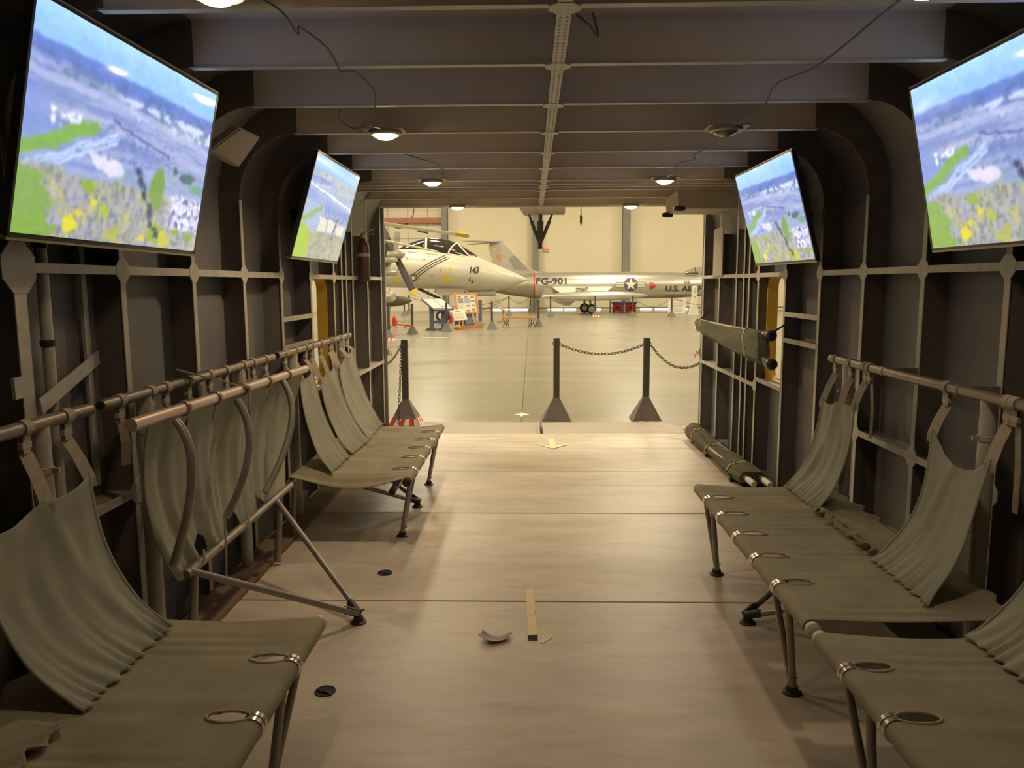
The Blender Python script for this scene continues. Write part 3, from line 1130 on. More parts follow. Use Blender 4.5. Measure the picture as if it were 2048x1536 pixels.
# far right bench
BR = B = bench('longer right canvas bench with two separate sling backs, feet near mid floor', 0.917, 0.957, 1.36, 1.62, 2.415, 4.15, 1,
          (3.888, 3.603, 3.307, 3.027, 2.749), (3.852, 2.688), (3.275,), ragged=True)
backrest(B, (1.369, 3.63, ZS), (1.372, 4.085, ZS), (1.56, 3.70, 0.93), (1.56, 4.12, 0.88),
         [(0.0, (1.62, 3.743, 1.092)), (0.45, (1.62, 3.917, 1.092)), (1.0, (1.62, 4.115, 1.092))], 1, 21, 0.05)
backrest(B, (1.345, 2.533, ZS), (1.357, 2.992, ZS), (1.56, 2.60, 0.90), (1.56, 2.98, 0.93),
         [(0.0, (1.62, 2.618, 1.092)), (1.0, (1.62, 3.008, 1.092))], 1, 22, 0.09)
# near right bench
B = bench('near right canvas bench at lower right corner past the dark gap', 0.917, 0.957, 1.36, 1.62, 0.55, 2.34, 1,
          (2.114, 1.85, 1.5, 1.2), (2.02, 0.9), (1.5,), ragged=True)
backrest(B, (1.353, 1.85, ZS), (1.356, 2.318, ZS), (1.56, 1.88, 0.92), (1.56, 2.25, 0.93),
         [(0.0, (1.62, 1.88, 1.092)), (1.0, (1.62, 2.25, 1.092))], 1, 23, 0.07)


def flat_back(parent, X0, X1, y0, y1, seed, k=1.0):
    """a backrest lying flat behind the seat line, its gathered hem rumpled"""
    sg = 1 if X1 > X0 else -1

    def fn(u, v):
        y = y0 + (y1 - y0) * v
        e = k * math.exp(-u / 0.22)
        x = X0 + (X1 - X0) * u + e * 0.018 * math.sin(v * (y1 - y0) * 95 + seed) + e * 0.012 * math.sin(v * (y1 - y0) * 41)
        z = ZS + 0.002 + e * 0.016 * (1 + math.sin(v * (y1 - y0) * 70 + 2 * math.sin(v * 9) + u * 12)) - 0.02 * max(0, u - .5)
        z += 0.006 * math.sin(u * 9 + v * 14 + seed) * (1 - e)
        return (x, y, max(z, ZS - .002))
    return MB().grid(fn, 24, 90).build('backrest', 'canvas', parent, True, solid=0.003)


flat_back(BR, 1.365, 1.60, 3.00, 3.63, 1.0)
flat_back(BL, -1.165, -1.42, 0.75, 1.78, 2.0, 0.55)

# folded-up bench on the left: front rail raised, canvas hanging from it
RX, RZ = -1.31, 1.035
t = thing('troop_bench', 'folded-up left bench with bare rose front rail and hanging canvas', 'bench', (-1.33, 3.4, 0), 'canvas troop benches')
MB().tube([(RX, 2.44, RZ + .01), (RX, 4.39, RZ - .02)], 0.0225, 20).build('front_rail', 'copper', t, True)
MB().tube([(-1.33, 2.80, 0.395), (-1.33, 4.10, 0.40)], 0.019, 14).build('rear_rail', 'rail', t, True)


def flip(u, v):            # v 0 bottom .. 1 wrapped over the rail
    yt = 2.56 + (4.345 - 2.56) * u
    yb = 2.79 + (4.02 - 2.79) * u
    if v > 2:
        a = PI * (1 - (v - 0.9) / 0.1) + 0.2
        r = 0.0265
        zr = RZ + .01 - .03 * (yt - 2.44) / 1.95
        return (RX + math.cos(a) * r, yt, zr + math.sin(a) * r)
    q = v
    y = yb + (yt - yb) * (1 - (1 - q) ** 2.4) + (0.03 * math.sin(PI * q)) * (u - .5) * -2
    x = -1.352 + (RX - 0.004 + 1.352) * q - 0.05 * math.sin(PI * q)
    z = 0.375 + (RZ - 0.012 - .03 * (yt - 2.44) / 1.95 - 0.375) * q
    # heavy vertical folds, tighter at the bottom
    x += (0.014 * math.sin(u * 44 + 2 * math.sin(u * 9)) + 0.006 * math.sin(u * 97 + 4 * q)) * (1 - q) ** 0.7 * (1 if q < .97 else 0)
    x += 0.008 * math.sin(u * 23 + q * 3) * math.sin(PI * q)
    return (x, y, z)


FH = [(3.03, 0.0, 0.05, 0.075), (3.36, 0.0, 0.05, 0.08), (3.66, 0.0, 0.05, 0.07)]
FT = [(2.87, 0.035), (3.12, 0.06), (3.45, 0.04), (3.80, 0.055), (4.12, 0.045)]


yt_ = lambda u: 2.56 + 1.785 * u


def fhole(u, v):
    q = v
    yb = 2.79 + 1.23 * u + (yt_(u) - 2.79 - 1.23 * u) * (1 - (1 - q) ** 2.4)
    yt = 2.56 + 1.785 * u
    if q < 0.3:
        for y, _, a, b in FH:
            if ((yb - y) / a) ** 2 + ((q * 0.65 - 0.03) / b) ** 2 < 1:
                return True
    if 0.8 < q < 1.0:
        for y, b in FT:
            if ((yt - y) / 0.011) ** 2 + (((1 - q) * 0.65 - 0.045) / (b * .7)) ** 2 < 1:
                return True
    return False


m = MB()
m.grid(flip, 240, 90, fhole)
cv = m.build('seat_canvas', 'canvas_thin', t, True, solid=0.003)
for u in (0, 1):
    MB().tube([flip(u, k / 40) for k in range(41)], 0.004, 6).build('hem', 'canvas_thin', cv, True)
for (pt, mid, pb) in (((352, 842), (384, 950), (347, 1130)), ((474, 800), (498, 900), (452, 1035)), ((565, 762), (582, 850), (530, 985))):
    a, c, b = onx(*pt, RX + 0.012), onx(*mid, -1.235), onx(*pb, -1.31)
    pts = []
    for k in range(17):
        w = k / 16
        ctrl = c * 2 - (a + b) / 2
        pts.append(a * (1 - w) ** 2 + ctrl * 2 * w * (1 - w) + b * w * w)
    MB().tube(pts, 0.0165, 12).build('spreader_bar', 'tube', t, True)
for y in (2.83, 3.12, 3.42, 3.74, 4.05):
    zr = RZ + .01 - .03 * (y - 2.44) / 1.95
    MB().lathe((RX, y - .013, zr), (0, 1, 0), [(0.0285, 0), (0.030, .003), (0.030, .023), (0.0285, .026)], 16).build('rail_band', 'rail', t, True)
a_ = MB()
for p in ((-1.325, 2.83, 0.40), (-1.325, 3.83, 0.40)):
    o = MB().tube([p, (-0.775, 3.253 + (p[1] - 3.3) * 0.02, 0.045)], 0.0145, 12).build('brace', 'tube', t, True)
    d = (Vector(p) - Vector((-0.775, 3.253, .045)))
    MB().lathe((-0.775, 3.253, 0.043), d, [(0.019, 0.0), (0.019, 0.07), (0.0155, 0.08)], 12).build('brace_collar', 'foot', o, True)
footpad(o, -0.775, 3.253)
for y in (2.90, 3.95):
    MB().tube([(-1.34, y, 0.40), (-1.37, y, 0.022)], 0.018, 12).build('rear_leg', 'tube', t, True)
# cords hanging off the folded bench
for i, (px, y0_, y1_, X) in enumerate(((449, 1030, 1172, -1.30),)):
    p, q = onx(px, y0_, X), onx(px + 4, y1_, X)
    MB().tube([p, p.lerp(q, .5) + Vector((0, .006, 0)), q], 0.005, 6).build('cord', 'webbing', t)
for c in (onx(408, 1112, -1.31), onx(497, 1042, -1.31)):
    MB().torus(c, (0, .5, .1), (0, 0, 1), 0.014, 0.028, 0.0025, 18, 6).build('wire_loop', 'steelclamp', t)
# the strut between the wall rail and the folded rail
o = MB().bar((-1.52, 3.235, 1.14), (RX + .03, 3.42, RZ - .0), 0.05, 0.006).build('support_strap', 'webbing', t)
MB().tube([(RX + .03, 3.42, RZ + .01), (RX + .034, 3.40, RZ - .2)], 0.009, 8).build('strap_tail', 'webbing', o)

# spare straps hanging on the middle left rail
lab = ['with long tail just past the rail gap', 'shortest, beside the tall round post', 'folded over the rail with a curled end',
       'flat and wide, left of the support strap', 'hanging low behind the rose rail', 'with round button, right of the support strap',
       'with knotted end near the rail centre', 'close to the far end of the dark rail', 'nearest the black rail joint']
for i, (y, ln) in enumerate(((2.727, .17), (2.955, .15), (3.081, .09), (3.287, .10), (3.513, .2), (3.701, .16), (3.931, .15), (4.073, .12), (4.268, .17))):
    rp = Vector((-1.5, y, 1.083))
    t2 = thing('rail_strap', 'webbing strap %s, on left wall rail' % lab[i], 'strap', rp + Vector((0, 0, -0.2)), 'spare straps on the dark left rail')
    sm = MB()
    ribbon(sm, [rp + Vector((0.004, 0, -.07)), rp + Vector((.012, .004, -.07 - ln * .5)), rp + Vector((.006, .008, -.07 - ln))], 0.036, (.5, .85, 0))
    st = sm.build('tail', 'webbing', t2)
    strap_loop(t2, rp)
for i, (y, s_, lb) in enumerate(((4.62, -1, 'webbing strap on far left rail just past the black joint'),)):
    rp = Vector((-1.5, y, 1.083))
    t2 = thing('rail_strap', lb, 'strap', rp + Vector((0, 0, -0.2)))
    sm = MB()
    ribbon(sm, [rp + Vector((0.004, 0, -.07)), rp + Vector((.03, .03, -.15)), rp + Vector((.05, .05, -.24))], 0.026, (0, 1, 0))
    sm.build('tail', 'webbing', t2)
    strap_loop(t2, rp)
for i, (y, ln, lb) in enumerate(((3.70, .27, 'loose strap tail hanging from right rail beside the far backrest'), (2.58, .3, 'loose strap tail hanging from right rail beside the near grey post'))):
    rp = Vector((1.62, y, 1.092))
    t2 = thing('rail_strap', lb, 'strap', rp + Vector((0, 0, -0.3)), 'loose straps on the right rail')
    sm = MB()
    ribbon(sm, [rp + Vector((0.01, 0, -.07)), rp + Vector((.015, -.01, -.07 - ln * .5)), rp + Vector((.012, -.016, -.07 - ln))], 0.03, (0, 1, 0))
    sm.build('tail', 'webbing', t2)
    strap_loop(t2, rp)

# ------------------------------------------------------------------ folded litters on the right
def litter(label, A, Bp, C, D, wrap, straps, pads):
    """two carrying poles A-Bp and C-D with the canvas wound round both"""
    A, Bp, C, D = map(Vector, (A, Bp, C, D))
    t = thing('folded_litter', label, 'stretcher', ((A + D) / 2), 'folded litters on the right')
    for i, (p, q) in enumerate(((A, Bp), (C, D))):
        o = MB().tube([p, q], 0.019, 14).build('pole', 'rail', t, True)
        dd = (q - p).normalized()
        MB().tube([q, q + dd * 0.02, q + dd * 0.12, q + dd * 0.135], [0.024, 0.033, 0.036, 0.02] if pads else [0.023, 0.023, 0.023, 0.02], 14).build('handle', 'black' if pads else 'whitecap', o, True)
        MB().tube([p - dd * 0.06, p], [0.021, 0.021], 14).build('handle', 'whitecap', o, True)
    rings = []
    N = 56
    for k in range(31):
        w = 0.03 + 0.94 * k / 30
        c1, c2 = A.lerp(Bp, w), C.lerp(D, w)
        dd = (Bp - A).normalized()
        e = (c1 - c2)
        L = e.length
        e.normalize()
        n = e.cross(dd).normalized()
        R = wrap * (1 + 0.12 * math.sin(w * 9) + 0.06 * math.sin(w * 31))
        for sv in straps:
            R *= 1 - 0.18 * math.exp(-((w - sv) / 0.03) ** 2)
        c = (c1 + c2) / 2
        ring = []
        for j in range(N):
            a = 2 * PI * j / N
            rr = R * (1 + 0.10 * math.sin(a * 3 + w * 7) + 0.08 * math.sin(a * 7 - w * 9) + 0.05 * math.sin(a * 11 + w * 15))
            pt = c + e * (math.cos(a) * rr + (L / 2) * math.tanh(2.4 * math.cos(a))) + n * math.sin(a) * rr
            pt += Vector((0, 0, -0.02 * math.sin(PI * w)))
            ring.append(pt)
        rings.append(ring)
    cv = MB().loft(rings).build('canvas', 'litter', t, True)
    for sv in straps:
        k = min(30, int(round((sv - 0.03) / 0.94 * 30)))
        c = sum(rings[k], Vector()) / N
        sm = MB()
        dd = (Bp - A).normalized()
        rr = []
        for off in (-0.016, 0.016):
            rr.append([c + (p - c) * 1.1 + dd * off for p in rings[k]])
        sm.loft(rr, True, False)
        s_ = sm.build('tie_strap', 'canvas', t, solid=0.004)
        MB().obox(c + (rings[k][40] - c) * 1.18, dd * 0.014, (0, 0, .014), (.006, 0, 0)).build('buckle', 'steelclamp', s_)
    return t


L1 = litter('folded green litter slung across the right window on its strap', (1.655, 7.70, 1.125), (1.60, 5.28, 1.145), (1.60, 7.45, 1.055), (1.53, 5.02, 0.985), 0.045, (0.12, 0.8), True)
# hooks and sling that carry it
for p in ((1.655, 7.66, 1.125), (1.60, 5.24, 1.145)):
    k = MB().bar((p[0], p[1], p[2]), (WR - 0.006, p[1] - 0.06, p[2] + 0.12), 0.02, 0.012)
    k.lathe((p[0], p[1] - .03, p[2]), (0, 1, 0), [(0.023, 0), (0.026, .003), (0.026, .05), (0.023, .053)], 14)
    k.build('carrier', 'foot', L1, True)
k = MB()
ribbon(k, [(1.655, 7.52, 1.13), (1.63, 7.50, 1.1), (1.60, 7.48, 1.05)], 0.03, (0, 1, 0))
k.build('sling', 'webbing', L1)
L2 = litter('folded green litter lying on the floor along right wall', (1.625, 7.62, 0.085), (1.675, 5.45, 0.085), (1.495, 7.40, 0.085), (1.565, 5.47, 0.085), 0.046, (0.15, 0.45, 0.8), False)
for y in (7.15, 6.6, 5.75):
    MB().box(1.50, 1.64, y - 0.03, y + 0.03, 0.004, 0.045).build('block', 'black', L2)

# ------------------------------------------------------------------ ceiling lamps
def downlight(x, y, lit, label, power=9.0):
    t = thing('ceiling_downlight', label, 'ceiling light', (x, y, ZC - 0.02), 'round ceiling lamps')
    m = MB()
    m.obox((x, y, ZC - 0.010), (0.105, 0, 0), (0, 0.085, 0), (0, 0, 0.003))
    m.build('mounting_plate', 'lampring', t)
    m = MB().lathe((x, y, ZC - 0.013), (0, 0, -1), [(0.085, 0), (0.085, 0.012), (0.07, 0.02), (0.062, 0.012)], 28)
    m.build('trim_ring', 'lampring', t, True)
    m = MB().lathe((x, y, ZC - 0.02), (0, 0, -1), [(0.062, 0), (0.055, 0.018), (0.035, 0.03), (0.005, 0.034)], 28)
    m.build('lens', 'lamp' if lit else 'lampoff', t, True)
    if lit:
        l = bpy.data.lights.new('downlight_beam', 'SPOT')
        l.energy = power
        l.color = (1.0, 0.74, 0.48)
        l.spot_size = math.radians(168)
        l.spot_blend = 1.0
        l.shadow_soft_size = 0.05
        o = bpy.data.objects.new('downlight_beam', l)
        COL.objects.link(o)
        o.parent = t
        o.location = (0, 0, -0.10)
    return t


DL = 37
DT = 8
downlight(-0.75, 4.06, True, 'lit ceiling lamp on the left, largest glow, first visible row', DL)
downlight(-0.75, 5.95, True, 'lit ceiling lamp on the left above the far bench, second row', DL)
downlight(1.00, 5.95, True, 'lit ceiling lamp on the right, beside the far television', DL)
downlight(-0.744, 7.87, True, 'small lit ceiling lamp over the left of the rear opening', DL)
downlight(0.99, 7.87, True, 'small lit ceiling lamp over the right of the rear opening', DL)
downlight(0.985, 4.06, False, 'unlit ceiling lamp on the right, only dark one')
downlight(-0.83, 2.12, True, 'ceiling lamp at the top left frame edge with cables', DT)
downlight(1.03, 2.14, True, 'ceiling lamp at the top right frame edge glowing orange', DT * 1.6)


# cables between the lamps
def cable(pts, label, r=0.0035, m='web', group=None):
    pts = [Vector(p) for p in pts]
    out = []
    for i in range(len(pts) - 1):
        p0, p1, p2, p3 = pts[max(i - 1, 0)], pts[i], pts[i + 1], pts[min(i + 2, len(pts) - 1)]
        for k in range(8):
            w = k / 8
            out.append(0.5 * ((2 * p1) + (p2 - p0) * w + (2 * p0 - 5 * p1 + 4 * p2 - p3) * w * w + (3 * p1 - p0 - 3 * p2 + p3) * w ** 3))
    out.append(pts[-1])
    o = MB().tube(out, r, 8).build('power_cable', m, None, True)
    return tag(o, label, 'cable', group)


zc = ZC - 0.014
cable([(-0.84, 2.0, zc), (-0.72, 2.25, zc), (-0.70, 2.40, zc - .03), (-0.72, 2.5, zc + .02), (-0.70, 2.75, zc + .03), (-0.70, 2.92, zc)], 'cable along ceiling from the top left lamp', group='lamp cables')
cable([(-0.70, 2.93, zc), (-0.68, 3.1, zc + .04), (-0.66, 3.35, zc + .03), (-0.70, 3.55, zc)], 'grey cable on the left between first two ceiling ribs', group='lamp cables')
cable([(-0.86, 3.55, zc), (-0.87, 3.6, zc - .03), (-0.83, 3.68, zc - .055), (-0.78, 3.75, zc - .03), (-0.75, 3.98, zc)], 'looped cable drooping left of the brightest ceiling lamp', group='lamp cables')
cable([(-0.76, 4.75, zc), (-0.7, 4.8, zc - .012), (-0.66, 4.85, zc - .02), (-0.62, 5.1, zc), (-0.6, 5.4, zc - .015), (-0.62, 5.44, zc - .025), (-0.7, 5.8, zc)], 'cable with clips ahead of second left ceiling lamp', group='lamp cables')
cable([(1.0, 4.15, zc), (1.02, 4.5, zc), (0.98, 4.8, zc - .01), (1.0, 4.88, zc - .025), (0.96, 5.2, zc), (0.98, 5.45, zc - .02), (1.0, 5.85, zc)], 'cable on the right from the unlit lamp', group='lamp cables')
cable([(1.02, 2.25, zc), (1.06, 2.5, zc + .03), (1.03, 2.92, zc), (1.0, 3.3, zc + .03), (1.02, 3.55, zc - .005), (1.0, 3.95, zc)], 'cable on the right ahead of the unlit lamp', group='lamp cables')
cable([(0.13, 2.33, zc - .01), (0.17, 2.36, zc - .03), (0.19, 2.40, zc - .045), (0.2, 2.44, zc - .03), (0.19, 2.5, zc + .05)], 'small hooked wire beside the centre beam', 0.004)

# ------------------------------------------------------------------ fittings on the hull
# loudspeaker in the left cove
cp = [onx(418, 300, -1.40), onx(480, 254, -1.30), onx(521, 274, -1.30), onx(478, 334, -1.40)]
t = thing('loudspeaker', 'grey wedge loudspeaker on the left wall between the televisions', 'speaker', (sum(cp, Vector()) / 4))
MB().prism(cp, (-0.05, 0.02, 0.01)).build('cabinet', 'speaker', t, bevel=0.006)
c = sum(cp, Vector()) / 4
gn = (cp[1] - cp[0]).cross(cp[3] - cp[0]).normalized()
if gn.x < 0:
    gn = -gn
MB().prism([c + (p - c) * 0.9 + gn * 0.001 for p in cp], gn * 0.004).build('grille', 'speaker', t)
MB().prism([c + (cp[0] - c) * 0.25 + (p - c) * 0.07 + gn * 0.005 for p in cp], gn * 0.002).build('badge', 'greyplate', t)

# fire extinguisher on the left wall near the opening
p = onx(727, 520, -1.50)
t = thing('fire_extinguisher', 'dark red fire extinguisher clipped on left wall by the opening', 'fire extinguisher', (p.x, p.y, p.z - 0.2))
MB().lathe((p.x, p.y, p.z - 0.19), (0, 0, 1), [(0.05, 0), (0.055, 0.012), (0.055, 0.30), (0.045, 0.34), (0.02, 0.365), (0.018, 0.38)], 20).build('bottle', 'extinguisher', t, True)
k = MB().lathe((p.x, p.y, p.z + 0.19), (0, 0, 1), [(0.02, 0), (0.024, 0.01), (0.024, 0.03), (0.012, 0.05)], 12)
k.bar((p.x, p.y, p.z + .235), (p.x + .1, p.y - .02, p.z + .27), 0.018, 0.01)
k.bar((p.x, p.y, p.z + .225), (p.x + .1, p.y - .02, p.z + .225), 0.018, 0.008)
k.build('valve_handle', 'greyplate', t)
MB().lathe((p.x, p.y, p.z + 0.03), (0, 0, 1), [(0.056, 0), (0.058, .002), (0.058, .028), (0.056, .03)], 20).build('clip_band', 'greyplate', t, True)

# pale plate on the right wall near the opening
a, b = onx(1428, 459, 1.75), onx(1443, 553, 1.75)
o = MB().box(1.750, 1.762, b.y, a.y, b.z, a.z).build('data_plate', 'greyplate', None, bevel=0.003)
tag(o, 'pale blank plate on right wall beside the rear opening', 'plate')
# square bracket with holes near the first left frame
o = MB().box(WL + .001, WL + .012, 2.245, 2.30, 1.16, 1.225).build('latch_plate', 'rib', None)
tag(o, 'small square latch plate on the nearest left wall frame', 'plate')
# pipe and diagonal plate in the near left bay
t = thing('wall_pipe', 'thin upright pipe in the nearest left wall bay', 'pipe', (-1.60, 2.50, 0.5))
MB().tube([(-1.60, 2.50, 0.02), (-1.60, 2.50, 2.0)], 0.019, 14).build('pipe', 'rib', t, True)
for z in (1.3, 1.62):
    MB().lathe((-1.60, 2.50, z), (0, 0, 1), [(0.02, 0), (0.024, .002), (0.024, .02), (0.02, .022)], 12).build('pipe_clip', 'foot', t, True)
o = MB().bar((-1.55, 2.36, 1.12), (-1.64, 2.86, 1.23), 0.006, 0.05).build('diagonal_strip', 'rib', None)
tag(o, 'sloping metal strip across nearest left wall bay', 'strip')
o = MB().bar((-1.645, 2.80, 0.75), (-1.645, 2.80, 2.0), 0.012, 0.03, (0, 1, 0)).build('panel_edge', 'rib', None)
tag(o, 'upright panel edge inside nearest left wall bay', 'strip')

# overhead console at the right rear with two spot heads
t = thing('overhead_console', 'large slanted overhead panel at right of the rear opening', 'panel', (1.62, 7.3, 2.15))
q = [at(1331, 398, 7.25), at(1356, 380, 7.0), at(1357, 418, 7.0), at(1333, 432, 7.25)]
MB().prism(q, (0.006, 0.01, 0)).build('side_plate', 'consoleside', t)
a, b, c, d = at(1358, 379, 7.0), at(1486, 379, 7.0), at(1490, 417, 7.0), at(1357, 417, 7.0)
MB().prism([a, b, c, d], (0, 0.02, 0)).build('front_panel', 'duct', t)
e, f = at(1470, 429, 7.6), at(1345, 429, 7.6)
MB().prism([d + Vector((0, .022, 0)), c + Vector((0, .022, 0)), e, f], (0, 0.0, 0.012)).build('under_panel', 'duct', t)
for n_, (px, py, Y) in enumerate(((1359, 417, 6.94), (1335, 430, 7.2))):
    c = at(px, py, Y)
    k = MB().lathe(c + Vector((-0.05, 0, 0)), (1, 0, 0), [(0.012, 0), (0.022, .012), (0.024, .05), (0.022, .09), (0.012, .1)], 16)
    k.build('spot_head', 'black', t, True)

# hinged strut assembly hanging in the middle of the opening
t = thing('hoist_strut', 'dark V shaped strut hanging at the top of the opening', 'strut', (0.08, 8.2, 1.9))
q = [at(1037, 412, 8.25), at(1078, 412, 8.25), at(1078, 429, 8.25), at(1048, 429, 8.25)]
MB().prism(q, (0, 0.12, 0)).build('mount_plate', 'duct', t)
q = [at(1074, 411, 8.2), at(1131, 411, 8.2), at(1130, 427, 8.2), at(1074, 427, 8.2)]
MB().prism(q, (0, 0.18, 0)).build('hinge_box', 'greyplate', t, bevel=0.006)
tip = at(1080, 490, 8.25)
for px, r1, r2 in ((1058, .012, .02), (1081, .02, .034), (1104, .012, .02)):
    p = at(px, 429, 8.25)
    MB().tube([p, p.lerp(tip, .2), p.lerp(tip, .24), p.lerp(tip, .72), tip], [r1, r1, r2, r2 * .9, r1], 14).build('strut_leg', 'post', t, True)
MB().lathe(tip + Vector((0, 0, .03)), (0, 0, -1), [(0.02, 0), (0.026, 0.02), (0.022, 0.04), (0.034, 0.062), (0.02, 0.07)], 16).build('strut_tip', 'foot', t, True)
p = at(1162, 413, 8.15)
k = at(1162, 451, 8.15)
t = thing('warning_streamer', 'thin reddish pointed rod hanging right of the V strut', 'rod', (p + k) / 2)
MB().tube([p + Vector((0, 0, .05)), p.lerp(k, .42)], 0.006, 8).build('cord', 'webbing', t)
MB().tube([p.lerp(k, .42), p.lerp(k, .5), p.lerp(k, .85), k], [0.006, 0.012, 0.012, 0.002], 10).build('point', 'extinguisher', t, True)

# red ribbon tags at both jambs
for sx, px, lb in ((-1, 778, 'red ribbon tag tied at left edge of opening'), (1, 1391, 'red ribbon tag tied at right edge of opening')):
    X = WL + 0.02 if sx < 0 else WR + 0.01
    p = Vector((X, 8.13, at(px, 705, 8.13).z))
    t = thing('ribbon_tag', lb, 'ribbon', p, 'red ribbon tags')
    MB().box(X - .02, X + .02, 8.101, 8.112, p.z - 0.03, p.z + 0.04).build('hook_plate', 'webbing', t)
    k = MB()
    ribbon(k, [p + Vector((0, 0, .02)), p + Vector((-sx * .035, 0, .012)), p + Vector((-sx * .05, .0, -.02)), p + Vector((-sx * .058, 0, -.055))], 0.02, (0, 1, 0))
    ribbon(k, [p + Vector((0, 0, .02)), p + Vector((-sx * .02, .01, .0)), p + Vector((-sx * .03, .01, -.03))], 0.02, (0, 1, 0))
    k.build('ribbon', 'red', t, solid=.003)

# sockets in the floor
for (x, y, lb) in ((-0.768, 3.843, 'dark round tie-down socket in floor by the folded bench'), (-0.768, 2.665, 'dark round tie-down socket in floor by the near left bench')):
    t = thing('floor_socket', lb, 'floor socket', (x, y, 0), 'tie-down sockets in the floor')
    MB().lathe((x, y, -0.001), (0, 0, 1), [(0.036, 0), (0.036, 0.0025)], 24).build('well', 'seam', t)
    MB().torus((x, y, 0.0015), (1, 0, 0), (0, 1, 0), 0.037, 0.037, 0.003, 24, 6).build('rim', 'foot', t, True)
    MB().tube([(x - .03, y, .004), (x + .012, y - .015, .006), (x + .03, y - .03, .004)], 0.004, 6).build('ring_bar', 'foot', t)

# tape and paper on the floor
def flat(name, pts, m, label, cat, group=None, z=0.0012, th=0.0012):
    o = MB().prism([(x, y, z) for x, y in pts], (0, 0, th)).build(name, m, None)
    return tag(o, label, cat, group)


def zpts(l):
    return [tuple(onz(*p, 0.0)[:2]) for p in l]


flat('floor_tape', zpts([(1051, 1180), (1068, 1178), (1071, 1221), (1067, 1229), (1072, 1235), (1075, 1274), (1056, 1274), (1053, 1210)]), 'tape', 'long yellow tape strip on the floor crossing the near seam', 'tape', 'yellow floor tapes')
flat('floor_tape', zpts([(1080, 1286), (1082, 1281), (1094, 1272), (1106, 1268), (1105, 1275), (1094, 1283), (1086, 1287)]), 'tape', 'short torn yellow tape scrap right of the long strip', 'tape', 'yellow floor tapes')
flat('floor_tape', zpts([(1095, 878), (1108, 878), (1112, 894), (1101, 894)]), 'tape', 'yellow tape forming the stem of the far floor arrow', 'tape', 'yellow floor tapes', 0.0015)
flat('floor_tape', zpts([(1075, 889), (1079, 888), (1107, 894), (1105, 898)]), 'tape', 'yellow tape forming left barb of the far floor arrow', 'tape', 'yellow floor tapes', 0.003)
flat('floor_tape', zpts([(1104, 894), (1133, 888), (1136, 890), (1107, 898)]), 'tape', 'yellow tape forming right barb of the far floor arrow', 'tape', 'yellow floor tapes', 0.0045)
# curled scrap of paper
c0 = onz(991, 1278, 0)
def curl(u, v):
    x = (u - .5) * 0.125
    y = (v - .5) * 0.075 * (1 - .35 * abs(u - .5) * 2)
    z = 0.002 + 0.026 * (max(0, 0.5 - u) * 2) ** 2 + 0.02 * (max(0, u - .55) * 2) ** 1.5 + 0.014 * (1 - v) * math.sin(PI * u) + 0.004 * math.sin(9 * v + 5 * u)
    return (c0.x + x + 0.02 * (v - .5), c0.y + y - 0.02 * math.cos(PI * (u - .5)) * (1 - v), z)
o = MB().grid(curl, 20, 14).build('paper_scrap', 'scrap', None, True, solid=0.001)
tag(o, 'curled greyish torn paper on floor left of the tape strip', 'paper')
c1 = onz(1064, 1279, 0)
o = MB().grid(lambda u, v: (c1.x - .018 + .042 * u, c1.y - 0.012 + .022 * v, 0.0016 + 0.012 * v * v + .004 * u * v), 6, 5).build('tape_curl', 'foot', None, True, solid=.001)
tag(o, 'dark curled-up end at the near tip of the tape strip', 'tape')

# ------------------------------------------------------------------ hangar shell
HX0, HX1, HY1, HZ1 = -26.0, 26.0, 47.2, 11.0
o = MB().box(HX0, HX1, -12, HY1, GZ - 0.1, GZ).build('floor_hangar', 'hfloor', None)
struct(o)
hf = o
MB().box(-0.13, -0.118, 8.9, HY1 - 1, GZ, GZ + 0.0004).build('floor_joint', 'ink', hf)
MB().box(-3.4, -2.6, 23.6, 23.75, GZ, GZ + 0.001).build('floor_mark', 'white', hf)
m = MB().box(-5.15, HX1, HY1, HY1 + 0.2, GZ, HZ1)
hw = struct(m.build('wall_back', 'hwall', None))
m = MB().box(HX0, -5.15, HY1, HY1 + 0.2, GZ, HZ1)
hw2 = struct(m.build('wall_back_left', 'hwall2', None))
for x in (-11.2, -9.9, -8.7, -7.5, -6.3):
    MB().box(x, x + .03, HY1 - .01, HY1, GZ, HZ1).build('panel_joint', 'inkgrey', hw2)
for z in (5.9, 4.2):
    MB().box(HX0, -5.15, HY1 - .01, HY1, z, z + .025).build('panel_joint', 'inkgrey', hw2)
for x in (-2.2, -1.4, -.6, 3.2, 4.0, 7.8, 8.9):
    MB().box(x, x + .012, HY1 - .004, HY1, GZ, HZ1).build('panel_joint', 'hwall2', hw)
for x0, x1 in ((-5.0, -3.2), (-2.4, 0.1), (1.0, 1.9), (2.0, 2.7), (3.8, 4.2), (5.2, 5.6), (6.6, 7.3), (7.5, 9.5)):
    MB().box(x0, x1, HY1 - .012, HY1 - .002, GZ + 0.01, GZ + 0.12).build('light_gap', 'daylight', hw)
MB().box(-5.15, HX1, HY1 - .03, HY1, GZ + .12, GZ + .2).build('door_foot', 'steel', hw)
for n, x in ((1, HX0), (2, HX1)):
    o = MB().box(x - .1, x + .1, -12, HY1, GZ, HZ1).build('wall_hangar_side_%d' % n, 'hwall', None)
    struct(o)
o = MB().box(HX0, HX1, -12.2, -12, GZ, HZ1).build('wall_hangar_front', 'hwall', None)
struct(o)
o = MB().box(HX0, HX1, -12, HY1, HZ1, HZ1 + .2).build('ceiling_hangar', 'hwall2', None)
struct(o)
